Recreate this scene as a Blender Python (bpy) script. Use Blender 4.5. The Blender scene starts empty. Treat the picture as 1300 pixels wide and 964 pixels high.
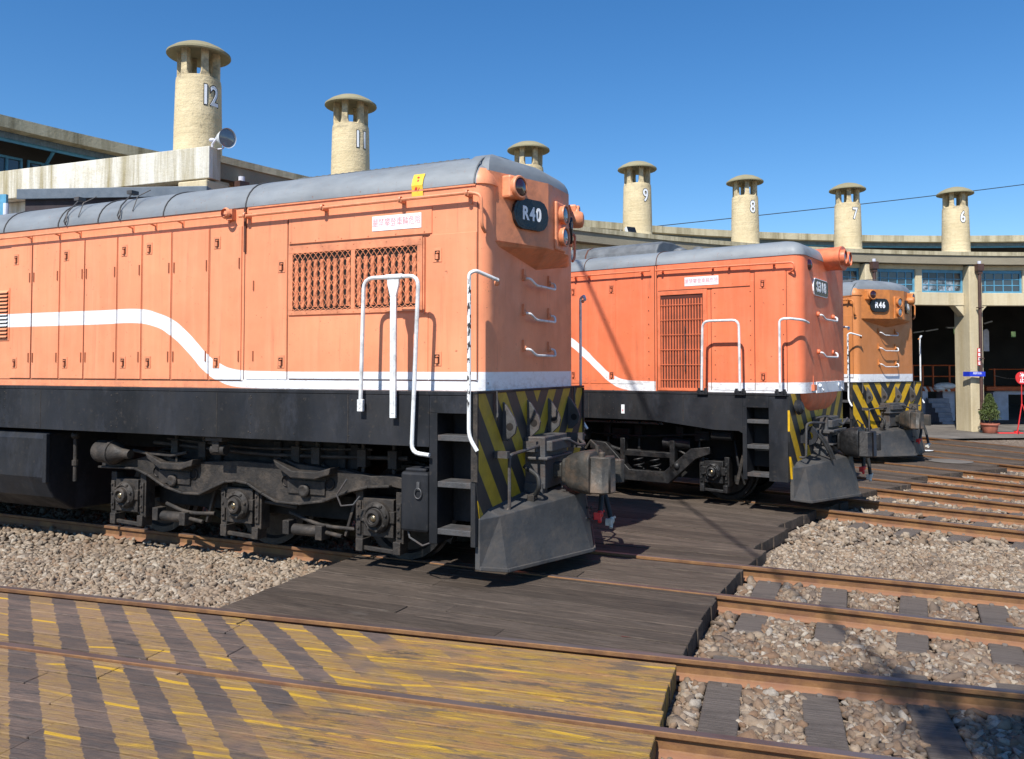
import bpy, bmesh, math, random
import numpy as np
from mathutils import Vector, Matrix
random.seed(7); rng = np.random.default_rng(7)
PI = math.pi
scene = bpy.context.scene
col = scene.collection
rad = math.radians

# ------------------------------------------------------------------ camera
F_PX = 1044.5
cam_d = bpy.data.cameras.new("camera"); cam = bpy.data.objects.new("camera", cam_d); col.objects.link(cam)
cam.location = (0, 0, 1.909); cam.rotation_euler = (PI/2 + 0.0326, 0, 0)
cam_d.sensor_width = 36; cam_d.lens = 36*F_PX/1300; cam_d.shift_y = -(482-433)/1300
cam_d.clip_start = 0.05; cam_d.clip_end = 3000
scene.camera = cam

# ------------------------------------------------------------------ light
SUN_EL, SUN_AZ = 50.0, 63.0           # light travels towards azimuth 63 deg
w = bpy.data.worlds.new("World"); scene.world = w; w.use_nodes = True
nt = w.node_tree; nt.nodes.clear()
sky = nt.nodes.new('ShaderNodeTexSky'); sky.sky_type = 'NISHITA'; sky.sun_disc = False
sky.sun_elevation = rad(SUN_EL); sky.sun_rotation = rad(207)
sky.altitude = 0; sky.air_density = 1.0; sky.dust_density = 0.25; sky.ozone_density = 4.5
bg = nt.nodes.new('ShaderNodeBackground'); bg.inputs['Strength'].default_value = 0.105
ow = nt.nodes.new('ShaderNodeOutputWorld')
hs = nt.nodes.new('ShaderNodeHueSaturation'); hs.inputs['Saturation'].default_value = 1.26; hs.inputs['Value'].default_value = 1.10; hs.inputs['Hue'].default_value = .502
nt.links.new(sky.outputs[0], hs.inputs['Color']); nt.links.new(hs.outputs[0], bg.inputs[0]); nt.links.new(bg.outputs[0], ow.inputs[0])
sd = bpy.data.lights.new("sun", 'SUN'); sd.energy = 5.0; sd.angle = rad(0.55); sd.color = (1.0, 0.955, 0.88)
so = bpy.data.objects.new("sun", sd); col.objects.link(so)
tr = Vector((math.cos(rad(SUN_AZ))*math.cos(rad(SUN_EL)), math.sin(rad(SUN_AZ))*math.cos(rad(SUN_EL)), -math.sin(rad(SUN_EL))))
so.rotation_euler = tr.to_track_quat('-Z', 'Y').to_euler(); so.location = (-10, -15, 20)
scene.view_settings.view_transform = 'Standard'; scene.view_settings.look = 'None'
scene.view_settings.exposure = 0.38; scene.view_settings.gamma = 1.0
scene.render.engine = 'CYCLES'; scene.cycles.max_bounces = 6

# ------------------------------------------------------------------ materials
class N:
    def __init__(s, name):
        s.m = bpy.data.materials.new(name); s.m.use_nodes = True; s.t = s.m.node_tree
        s.b = s.t.nodes['Principled BSDF']; s.tc = s.t.nodes.new('ShaderNodeTexCoord'); s.co = s.tc.outputs['Object']
    def new(s, t, **k):
        n = s.t.nodes.new(t)
        for a, v in k.items(): setattr(n, a, v)
        return n
    def set(s, sock, v):
        if hasattr(v, 'links'): s.t.links.new(v, sock)
        elif isinstance(v, (tuple, list)) and len(v) == 3 and sock.type == 'RGBA': sock.default_value = (*v, 1)
        else: sock.default_value = v
    def math(s, op, a, b=None, c=None):
        n = s.new('ShaderNodeMath', operation=op); s.set(n.inputs[0], a)
        if b is not None: s.set(n.inputs[1], b)
        if c is not None: s.set(n.inputs[2], c)
        return n.outputs[0]
    def map(s, scale=(1,1,1), rot=(0,0,0), loc=(0,0,0)):
        n = s.new('ShaderNodeMapping'); s.set(n.inputs['Vector'], s.co)
        n.inputs['Scale'].default_value = scale; n.inputs['Rotation'].default_value = rot; n.inputs['Location'].default_value = loc
        return n.outputs[0]
    def noise(s, scale, detail=4, rough=.6, vec=None, lo=.35, hi=.65):
        n = s.new('ShaderNodeTexNoise'); s.set(n.inputs['Vector'], vec if vec is not None else s.co)
        n.inputs['Scale'].default_value = scale; n.inputs['Detail'].default_value = detail; n.inputs['Roughness'].default_value = rough
        return s.rng(n.outputs['Fac'], lo, hi)
    def rng(s, v, a, b, c=0., d=1.):
        n = s.new('ShaderNodeMapRange'); n.clamp = True; s.set(n.inputs[0], v)
        for i, x in enumerate((a, b, c, d)): s.set(n.inputs[i+1], x)
        return n.outputs[0]
    def mix(s, f, a, b, mode='MIX'):
        n = s.new('ShaderNodeMix', data_type='RGBA', blend_type=mode); s.set(n.inputs[0], f); s.set(n.inputs[6], a); s.set(n.inputs[7], b)
        return n.outputs[2]
    def bump(s, h, strength=.3, dist=.01):
        n = s.new('ShaderNodeBump'); n.inputs['Strength'].default_value = strength; n.inputs['Distance'].default_value = dist
        s.set(n.inputs['Height'], h); s.t.links.new(n.outputs[0], s.b.inputs['Normal'])
    def sep(s):
        n = s.new('ShaderNodeSeparateXYZ'); s.set(n.inputs[0], s.co); return n.outputs
    def out(s, c, rough=.6, metal=0., spec=.5):
        s.set(s.b.inputs['Base Color'], c); s.set(s.b.inputs['Roughness'], rough); s.set(s.b.inputs['Metallic'], metal)
        s.b.inputs['Specular IOR Level'].default_value = spec
        return s.m

def simple(name, c, rough=.6, metal=0., var=.25, scale=6., dirt=None, damt=.5, bump=.15, bscale=40., spec=.5):
    n = N(name); f = n.noise(scale, 5)
    dark = tuple(x*(1-var) for x in c); lite = tuple(min(1, x*(1+var*.5)) for x in c)
    k = n.mix(f, dark, lite)
    if dirt is not None:
        g = n.math('MULTIPLY', n.noise(scale*.7+1.3, 8, .7, lo=.48, hi=.7), damt); k = n.mix(g, k, dirt)
    r = n.rng(n.noise(scale*2, 4), 0, 1, max(0, rough-.1), min(1, rough+.12))
    if bump: n.bump(n.noise(bscale, 5), bump, .004)
    return n.out(k, r, metal, spec)

def curve_pts(fc, pts):
    c = fc.mapping.curves[0]
    while len(c.points) > 2: c.points.remove(c.points[1])
    c.points[0].location = pts[0]; c.points[1].location = pts[-1]
    for p in pts[1:-1]: c.points.new(*p)
    for p in c.points: p.handle_type = 'AUTO_CLAMPED' if False else 'AUTO'
    fc.mapping.update()

def paint(name, orange, grey, up, lo, L0, z0=1.55, z1=2.7, nose_grey=None, gutter=3.56, white=(.80,.81,.83), gap=None):
    """locomotive body paint: orange with the wavy white line, grey roof"""
    n = N(name); X, Y, Z = n.sep()
    base = n.mix(n.noise(1.1, 6, .65), tuple(x*.86 for x in orange), tuple(min(1, x*1.05) for x in orange))
    # sun-bleached vertical streaks
    base = n.mix(n.math('MULTIPLY', n.noise(3, 5, .6, n.map((3.5, 1, .25)),   .45, .72), .30), base, tuple(min(1, x*1.18+.05) for x in orange))
    un = n.rng(X, L0, 0.0)
    zn = n.rng(Z, z0, z1)
    fu = n.new('ShaderNodeFloatCurve'); fl = n.new('ShaderNodeFloatCurve')
    cv = lambda P: [((x-L0)/(-L0), (z-z0)/(z1-z0)) for x, z in P]
    curve_pts(fu, cv(up)); curve_pts(fl, cv(lo))
    n.set(fu.inputs['Value'], un); n.set(fl.inputs['Value'], un)
    m = n.math('MULTIPLY', n.rng(n.math('SUBTRACT', fu.outputs[0], zn), -.002, .004), n.rng(n.math('SUBTRACT', zn, fl.outputs[0]), -.002, .004))
    if gap:
        inside = n.math('MULTIPLY', n.math('GREATER_THAN', X, gap[0]), n.math('LESS_THAN', X, gap[1]))
        m = n.math('MULTIPLY', m, n.math('SUBTRACT', 1.0, inside))
    wh = n.mix(n.noise(7, 6, .7, n.map((1, 1, 3)), .5, .78), white, (.68,.64,.60))
    c = n.mix(m, base, wh)
    g = n.mix(n.noise(2.2, 5, .6, n.map((.6, 1, 2))), tuple(x*.82 for x in grey), tuple(x*1.15 for x in grey))
    gm = n.math('GREATER_THAN', Z, gutter)
    if nose_grey:
        # the nose end is orange higher up than the sides
        ng = n.math('MULTIPLY', n.math('GREATER_THAN', X, nose_grey[0]), n.math('LESS_THAN', Z, nose_grey[1]))
        gm = n.math('MULTIPLY', gm, n.math('SUBTRACT', 1.0, ng))
    c = n.mix(gm, c, g)
    # grime: rust specks and dirt along the foot of the body
    sp = n.noise(26, 3, .5, lo=.70, hi=.74)
    c = n.mix(n.math('MULTIPLY', sp, .55), c, (.16,.06,.03))
    foot = n.math('MULTIPLY', n.rng(Z, 1.86, 1.70), n.noise(9, 6, .75, n.map((1, 1, 2.2)), .47, .62))
    c = n.mix(n.math('MULTIPLY', foot, .38), c, (.22,.13,.09))
    runs = n.math('MULTIPLY', n.noise(9, 4, .6, n.map((2.4, 2.4, .12)), .60, .74), .32)
    c = n.mix(runs, c, (.24,.11,.065))
    ch_ = n.math('MULTIPLY', n.noise(60, 3, .6, lo=.69, hi=.71), n.noise(1.7, 3, .5, lo=.48, hi=.6))
    c = n.mix(n.math('MULTIPLY', ch_, .8), c, (.07,.035,.025))
    n.bump(n.noise(1.6, 3, .5, lo=.2, hi=.8), .42, .03)
    r = n.rng(n.noise(4, 4), 0, 1, .42, .62)
    return n.out(c, r, 0, .45)

UP1 = [(-7.0,2.56),(-4.9,2.56),(-4.24,2.555),(-3.98,2.50),(-3.80,2.44),(-3.57,2.30),(-3.40,2.16),(-3.27,2.05),(-3.12,1.965),(-2.86,1.89),(-2.44,1.875),(-1.3,1.872),(0,1.872)]
LO1 = [(-7.0,2.40),(-4.9,2.40),(-4.3,2.40),(-4.05,2.36),(-3.80,2.25),(-3.51,2.04),(-3.31,1.87),(-3.12,1.77),(-2.91,1.715),(-2.6,1.70),(-1.3,1.70),(0,1.70)]
UP3 = [(-7.0,2.56),(-4.6,2.56),(-4.1,2.54),(-3.69,2.42),(-3.38,2.23),(-3.08,1.98),(-2.80,1.79),(-2.6,1.73),(-2.3,1.715),(0,1.715)]
LO3 = [(-7.0,2.42),(-4.6,2.42),(-4.1,2.41),(-3.69,2.28),(-3.38,2.08),(-3.08,1.84),(-2.87,1.68),(-2.65,1.59),(-2.4,1.56),(0,1.56)]
GREY = (.195,.215,.232)
P40 = paint('salmon_body_paint', (.80,.285,.140), GREY, UP1, LO1, -7.0, nose_grey=(-.10, 3.72))
P46 = paint('ochre_body_paint', (.56,.205,.06), GREY, UP1, LO1, -7.0, nose_grey=(-.10, 3.72))
P318 = paint('vermilion_body_paint', (.81,.195,.082), GREY, UP3, LO3, -7.0, gutter=3.41, gap=(-2.09,-1.245))
SALMON = simple('salmon_fitting_paint', (.72,.265,.13), .5, var=.15, dirt=(.2,.08,.04), damt=.45)
OCHRE = simple('ochre_fitting_paint', (.56,.20,.05), .5, var=.15, dirt=(.2,.08,.04), damt=.45)
VERM = simple('vermilion_fitting_paint', (.74,.185,.08), .5, var=.15, dirt=(.2,.08,.04), damt=.4)
HINGE = simple('rusty_hinge', (.30,.09,.04), .7, bump=0)
SEAM = simple('dark_brown_seam', (.10,.035,.02), .8, bump=0)  # dark brown for panel seams, door gaps and joints
REDSLOT = simple('dark_red_slot', (.085,.018,.010), .8, bump=0)
DARKSLOT = simple('dark_slot', (.012,.009,.008), .9, bump=0)
ROOFGREY = simple('grey_roof_paint', (.13,.14,.15), .6, var=.3, dirt=(.08,.08,.08))
WHITEP = simple('white_rail_paint', (.74,.76,.76), .45, var=.1, scale=9, dirt=(.12,.10,.08), damt=.55)
def chipped():
    n = N('chipped_white_paint'); X, Y, Z = n.sep()
    m = n.noise(38, 3, .6, n.map((1, 1, .45)), .53, .56)
    m = n.math('MULTIPLY', m, n.math('MULTIPLY', n.rng(Z, 1.5, 1.6), n.rng(Z, 2.72, 2.6)))
    return n.out(n.mix(m, (.76,.77,.76), (.03,.028,.026)), .5)
CHIP = chipped()
def blackplate():
    n = N('black_frame_paint')
    c = n.mix(n.noise(1.3, 5), (.008,.009,.011), (.018,.020,.025))
    c = n.mix(n.math('MULTIPLY', n.noise(16, 6, .75, lo=.58, hi=.70), .55), c, (.060,.050,.042))
    c = n.mix(n.math('MULTIPLY', n.noise(3.2, 6, .75, n.map((1.2, 1, .5), loc=(3, 0, 1)), .52, .68), .5), c, (.036,.040,.052))
    c = n.mix(n.math('MULTIPLY', n.noise(2.5, 7, .7, n.map((1.2, 1, .35)), .45, .8), .40), c, (.050,.046,.042))
    c = n.mix(n.math('MULTIPLY', n.noise(8, 5, .7, n.map((2, 1, .3)), .66, .8), .25), c, (.12,.11,.10))
    n.bump(n.noise(1.2, 3, .5, lo=.2, hi=.8), .25, .02)
    return n.out(c, n.rng(n.noise(3, 6, .7), 0, 1, .42, .75), 0, .28)
BLACK = blackplate()
TRUCK = simple('dusty_truck_metal', (.024,.020,.017), .7, var=.5, scale=7, dirt=(.085,.066,.050), damt=.75, bump=.5, bscale=45)
TRUCK3 = simple('oily_truck_metal', (.010,.010,.011), .5, var=.45, scale=7, dirt=(.045,.038,.032), damt=.5, bump=.4)
DARK = simple('underframe_dark', (.006,.006,.006), .85, var=.4)
STEEL = simple('worn_steel', (.30,.29,.28), .35, .9, var=.25)
LUGM = simple('grey_lug_steel', (.075,.075,.077), .6, .2, var=.3, dirt=(.10,.06,.04), damt=.6, bump=.3)
PLOWM = simple('plow_grey_steel', (.045,.046,.048), .62, var=.35, scale=2.5, dirt=(.11,.09,.072), damt=.7, bump=.35, bscale=18)
COUPL = simple('coupler_cast_iron', (.042,.039,.034), .6, .1, var=.35, scale=5, dirt=(.13,.085,.055), damt=.8, bump=.5, bscale=22)
HOSE = simple('black_rubber_hose', (.02,.02,.02), .6)
RED = simple('red_valve_paint', (.62,.03,.03), .45, var=.2)
WHITEV = simple('white_valve_paint', (.7,.68,.6), .5, dirt=(.1,.08,.05))
SIGNW = simple('white_sign_enamel', (.82,.84,.86), .35, var=.05)
PALERED = simple('faded_red_lettering', (.62,.22,.24), .6, var=.1)
STICKY = simple('yellow_warning_film', (.80,.52,.05), .4, var=.1)
PLATEBK = simple('number_plate_black', (.012,.014,.017), .25, var=.2)
WLET = simple('white_lettering', (.86,.88,.90), .4, var=.04)
def glass(name, c, rough=.05):
    n = N(name); n.b.inputs['Coat Weight'].default_value = .6
    return n.out(c, rough, 0, .8)
REDLENS = glass('dark_red_lens', (.035,.004,.006))
LENS = glass('headlight_lens', (.16,.20,.23), .08)
def silver():
    n = N('headlight_reflector'); return n.out((.75,.78,.8), .15, 1.)
SILVER = silver()

def hazard(name, yellow, black, per=.43, k=.78, top=1.70, dirtiness=.5, cen=0.0):
    n = N(name); X, Y, Z = n.sep()
    s = n.math('SUBTRACT', n.math('ABSOLUTE', n.math('SUBTRACT', Y, cen)), n.math('MULTIPLY', n.math('SUBTRACT', Z, top), k))
    f = n.math('ABSOLUTE', n.math('SUBTRACT', n.math('FRACT', n.math('ADD', n.math('DIVIDE', s, per), 10.5)), .5))
    m = n.rng(f, .255, .240)
    yy = n.mix(n.noise(5, 6, .7), tuple(x*.7 for x in yellow), yellow)
    c = n.mix(m, black, yy)
    c = n.mix(n.math('MULTIPLY', n.noise(6, 7, .75, n.map((1, 1, .6)), .45, .75), dirtiness), c, (.07,.06,.05))
    n.bump(n.noise(25, 5), .15, .004)
    return n.out(c, .5)
HAZ40 = hazard('shaded_hazard_stripes', (.46,.31,.012), (.016,.018,.022), dirtiness=.3)  # darker copy of the yellow stripes, the front's shade put into the colour
HAZ46 = hazard('yellow_hazard_stripes', (.72,.42,.008), (.012,.013,.015), dirtiness=.12)

def rust():
    n = N('rail_rust'); X, Y, Z = n.sep()
    c = n.mix(n.noise(5, 6, .65), (.13,.060,.026), (.25,.125,.045))
    c = n.mix(n.noise(14, 5, .6, n.map((.3, 1, 1)), .5, .75), c, (.14,.06,.035))
    c = n.mix(n.math('MULTIPLY', n.rng(Z, -.095, -.12), .6), c, (.30,.145,.085))
    n.bump(n.noise(60, 4), .3, .003)
    return n.out(c, .75)
RUST = rust()
def railtop():
    n = N('rail_running_surface')
    c = n.mix(n.noise(3, 5, .6, n.map((.4, 1, 1))), (.13,.095,.085), (.20,.165,.16))
    return n.out(c, .42, .55)
RTOP = railtop()

def plankmat(name, a, b, hz=None):
    n = N(name)
    g = n.new('ShaderNodeNewGeometry'); ri = g.outputs['Random Per Island']
    grain = n.noise(6, 7, .7, n.map((.5, 9, 3)), .3, .7)
    c = n.mix(grain, a, b)
    hsv = n.new('ShaderNodeHueSaturation'); n.set(hsv.inputs['Color'], c); n.set(hsv.inputs['Value'], n.rng(ri, 0, 1, .72, 1.28)); c = hsv.outputs[0]
    c = n.mix(n.math('MULTIPLY', n.noise(1.4, 6, .7, lo=.5, hi=.75), .5), c, (.030,.026,.024))
    c = n.mix(n.math('MULTIPLY', n.noise(2.6, 6, .7, n.map((1, 3, 1), loc=(4, 3, 0)), .58, .78), .35), c, (.20,.175,.15))
    if hz: c = hz(n, c)
    n.bump(n.noise(7, 7, .75, n.map((.6, 12, 4)), .2, .8), .8, .012)
    return n.out(c, .8, 0, .25)
DECK = plankmat('weathered_deck_timber', (.036,.027,.021), (.130,.100,.078))
def fgpaint(n, c):
    X, Y, Z = n.sep()
    wob = n.math('MULTIPLY', n.math('SUBTRACT', n.noise(14, 3), .5), .022)
    s = n.math('ADD', n.math('ADD', X, n.math('MULTIPLY', Y, 1.15)), wob)
    f = n.math('ABSOLUTE', n.math('SUBTRACT', n.math('FRACT', n.math('ADD', n.math('DIVIDE', s, .475), 100.30)), .5))
    m = n.rng(f, .238, .256)
    endm = n.rng(n.math('ADD', X, n.math('MULTIPLY', n.noise(1.2, 4), .7)), -18.5, -17.9)
    # how much yellow paint is left: more towards the turntable end
    left_ = n.rng(n.math('ADD', X, n.math('MULTIPLY', Y, .6)), -22.6, -18.6, .16, 1.0)
    wear = n.noise(3.0, 8, .8, n.map((.7, 4.5, 1)), .40, .60)
    yy = n.mix(n.noise(9, 6, .7, n.map((.6, 5, 1))), (.24,.13,.04), (.46,.29,.025))
    bands = n.math('MAXIMUM', m, endm)
    c2 = n.mix(n.math('MULTIPLY', bands, .55), c, (.25,.17,.12))                 # pale primed bands
    c2 = n.mix(n.math('MULTIPLY', bands, n.math('MULTIPLY', n.math('MULTIPLY', n.rng(wear, 0, 1, .3, 1), left_), .95)), c2, yy)
    # yellow paint along the plank edges, brightened as if sunlit
    e1 = n.math('ABSOLUTE', n.math('SUBTRACT', n.math('FRACT', n.math('ADD', n.math('DIVIDE', n.math('ADD', Y, n.math('MULTIPLY', n.noise(.35, 2), .22)), .37), 20.2)), .5))
    edge = n.math('MULTIPLY', n.rng(e1, .045, .03), n.noise(.9, 3, .5, n.map((1.3, 1, 1), loc=(1, 2, 0)), .42, .5))
    c2 = n.mix(n.math('MULTIPLY', n.math('MULTIPLY', bands, edge), .92), c2, (.58,.35,.035))
    bk = n.math('MULTIPLY', n.math('SUBTRACT', 1.0, bands), n.rng(wear, 0, 1, .35, .9))
    c2 = n.mix(bk, c2, (.075,.066,.064))
    e = n.math('MULTIPLY', endm, n.noise(2.4, 6, .7, n.map((.9, 3, 1), loc=(7, 1, 0)), .46, .60))
    c2 = n.mix(n.math('MULTIPLY', e, .45), c2, (.36,.17,.075))
    gp = n.math('MULTIPLY', endm, n.noise(3.4, 7, .75, n.map((.55, 2.6, 1), loc=(1, 5, 3)), .52, .58)); c2 = n.mix(n.math('MULTIPLY', gp, .8), c2, (.11,.085,.072))
    c2 = n.mix(n.math('MULTIPLY', n.noise(2.0, 8, .8, n.map((.6, 2.4, 1), loc=(9, 4, 0)), .57, .66), .8), c2, (.050,.042,.040))
    return n.mix(n.math('MULTIPLY', n.noise(5.0, 6, .8, n.map((.7, 5, 1), loc=(2, 8, 0)), .66, .72), .6), c2, (.50,.40,.30))
FGDECK = plankmat('painted_crossing_timber', (.15,.095,.070), (.27,.19,.145), fgpaint)
SLEEP = plankmat('sleeper_timber', (.085,.070,.060), (.19,.16,.14))
ENDBEAM = plankmat('end_beam_timber', (.22,.12,.05), (.34,.20,.09))

def groundmat():
    n = N('ballast_bed_dirt')
    v = n.new('ShaderNodeTexVoronoi'); n.set(v.inputs['Vector'], n.co); v.inputs['Scale'].default_value = 19
    sepc = n.new('ShaderNodeSeparateColor'); n.set(sepc.inputs[0], v.outputs['Color'])
    c = n.mix(sepc.outputs[0], (.16,.115,.085), (.42,.35,.28))
    c = n.mix(n.math('MULTIPLY', n.rng(v.outputs['Distance'], .3, .7), .7), c, (.05,.035,.025))
    c = n.mix(n.noise(.35, 4, .6, lo=.45, hi=.6), c, (.17,.13,.10))
    n.bump(n.math('SUBTRACT', 1.0, v.outputs['Distance']), 1.0, .035)
    return n.out(c, .9, 0, .2)
GROUND = groundmat()
def stonemat(name, pal, seedloc):
    n = N(name)
    g = n.new('ShaderNodeNewGeometry'); ri = g.outputs['Random Per Island']
    r = n.new('ShaderNodeValToRGB'); n.set(r.inputs[0], ri); e = r.color_ramp; e.interpolation = 'CONSTANT'
    e.elements[0].color = (*pal[0], 1); e.elements[1].position = 1/len(pal); e.elements[1].color = (*pal[1], 1)
    for i, p in enumerate(pal[2:]):
        k = e.elements.new((i+2)/len(pal)); k.color = (*p, 1)
    c = n.mix(n.math('MULTIPLY', n.noise(45, 6, .75), .45), r.outputs[0], (.11,.085,.066))
    dk_ = n.new('ShaderNodeHueSaturation'); dk_.inputs['Value'].default_value = .82; dk_.inputs['Saturation'].default_value = 1.05; n.set(dk_.inputs['Color'], c); c = dk_.outputs[0]
    c = n.mix(n.math('MULTIPLY', n.noise(.9, 4, .6, lo=.5, hi=.66), .35), c, (.16,.105,.07))
    n.bump(n.noise(90, 4), .4, .004)
    return n.out(c, .85, 0, .25)
STONE = stonemat('ballast_stone', [(.36,.28,.20),(.44,.36,.275),(.25,.185,.13),(.39,.32,.245),(.18,.145,.115),(.53,.46,.37),(.33,.23,.155),(.38,.30,.22),(.26,.215,.17),(.41,.32,.235)], 0)
STONEB = stonemat('brown_ballast_stone', [(.27,.185,.125),(.22,.16,.115),(.33,.25,.18),(.24,.15,.095),(.30,.24,.185),(.18,.14,.11),(.42,.37,.31),(.26,.19,.14)], 0)
APRON = simple('worn_concrete_apron', (.15,.135,.12), .85, var=.35, scale=.8, dirt=(.06,.05,.045), damt=.7, bump=.3, bscale=12)

def concrete(name, base, stain, samt=.7, vert=True, scale=1.0, mould=(.17,.15,.09)):
    n = N(name)
    c = n.mix(n.noise(1.1*scale, 6, .65), tuple(x*.8 for x in base), base)
    if vert: c = n.mix(n.math('MULTIPLY', n.noise(3.6*scale, 6, .7, n.map((1, 1, .07)), .44, .66), samt), c, stain)
    c = n.mix(n.math('MULTIPLY', n.noise(2.2*scale, 7, .75, lo=.54, hi=.74), samt*.7), c, mould)
    n.bump(n.noise(18, 6, .7), .35, .01)
    return n.out(c, .88, 0, .2)
CONC = concrete('cream_painted_concrete', (.66,.57,.39), (.42,.33,.18), .55)
FASC = concrete('stained_fascia_concrete', (.54,.48,.33), (.17,.14,.075), .75, mould=(.12,.11,.07))
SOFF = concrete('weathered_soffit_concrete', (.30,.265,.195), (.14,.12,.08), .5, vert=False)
ENDW = concrete('whitewashed_stained_wall', (.78,.75,.66), (.30,.25,.13), .95, scale=.9, mould=(.40,.34,.2))
def chimmat():
    n = N('ochre_chimney_render'); X, Y, Z = n.sep()
    c = n.mix(n.noise(1.3, 7, .7), (.55,.45,.27), (.70,.585,.375))
    c = n.mix(n.math('MULTIPLY', n.noise(1.5, 6, .7, n.map((1, 1, 5)), .5, .72), .35), c, (.46,.37,.20))
    c = n.mix(n.math('MULTIPLY', n.noise(4.5, 7, .75, n.map((1, 1, .12)), .52, .72), .28), c, (.36,.30,.19))
    c = n.mix(n.math('MULTIPLY', n.math('MULTIPLY', n.rng(n.math('ADD', Z, n.math('MULTIPLY', n.noise(5, 4), .35)), 7.2, 7.5), n.noise(6, 6, .7, lo=.4, hi=.6)), .6), c, (.16,.14,.11))
    c = n.mix(n.math('MULTIPLY', n.noise(30, 2, .5, n.map((1, 1, .25)), .70, .74), .5), c, (.20,.17,.12))
    n.bump(n.math('ADD', n.noise(16, 6, .7), n.math('MULTIPLY', n.noise(1.2, 4, .6, n.map((1, 1, 9))), .8)), .5, .012)
    return n.out(c, .9, 0, .2)
CHIM = chimmat()
CHCAP = concrete('chimney_cap_render', (.30,.27,.17), (.25,.22,.13), .4, mould=(.2,.19,.12))
BLUE = simple('blue_window_paint', (.095,.30,.45), .5, var=.2, scale=8)
WGLASS = glass('dusty_window_glass', (.035,.045,.055), .12)
DUST = simple('whitewashed_glass', (.42,.47,.52), .4, var=.7, scale=5)
PIPE = simple('brown_downpipe', (.075,.038,.03), .55, var=.3)
CORR = simple('blue_grey_sheet_metal', (.13,.19,.25), .5, var=.2)
AWN = simple('grey_blue_awning_metal', (.115,.14,.17), .5, var=.15)
PURP = simple('dark_plum_boards', (.035,.024,.028), .8, var=.3)
INT = simple('dark_interior', (.05,.045,.042), .9, var=.4, scale=1)  # mottled dark tone for inner walls, ceiling and clerestory
INTB = simple('navy_dado_paint', (.02,.045,.09), .7)
PALEW = simple('pale_lavender_wall', (.60,.61,.70), .7, var=.15)
RAILOR = simple('orange_rail_paint', (.62,.12,.025), .5, var=.2)
STAIRG = simple('grey_stair_paint', (.30,.31,.36), .7, var=.25)
POT = simple('terracotta', (.42,.14,.085), .7, var=.2)
LEAF = simple('shrub_leaf', (.075,.105,.022), .6, var=.6, scale=9, bump=0)
SIGNB = simple('blue_sign_enamel', (.015,.04,.50), .4, var=.05)
SIGNR = simple('red_sign_enamel', (.62,.03,.03), .4, var=.05)
LAMPW = simple('lamp_enamel', (.62,.64,.64), .35, var=.1)
CABLE = simple('cable_sheath', (.02,.03,.04), .6, bump=0)

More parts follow.
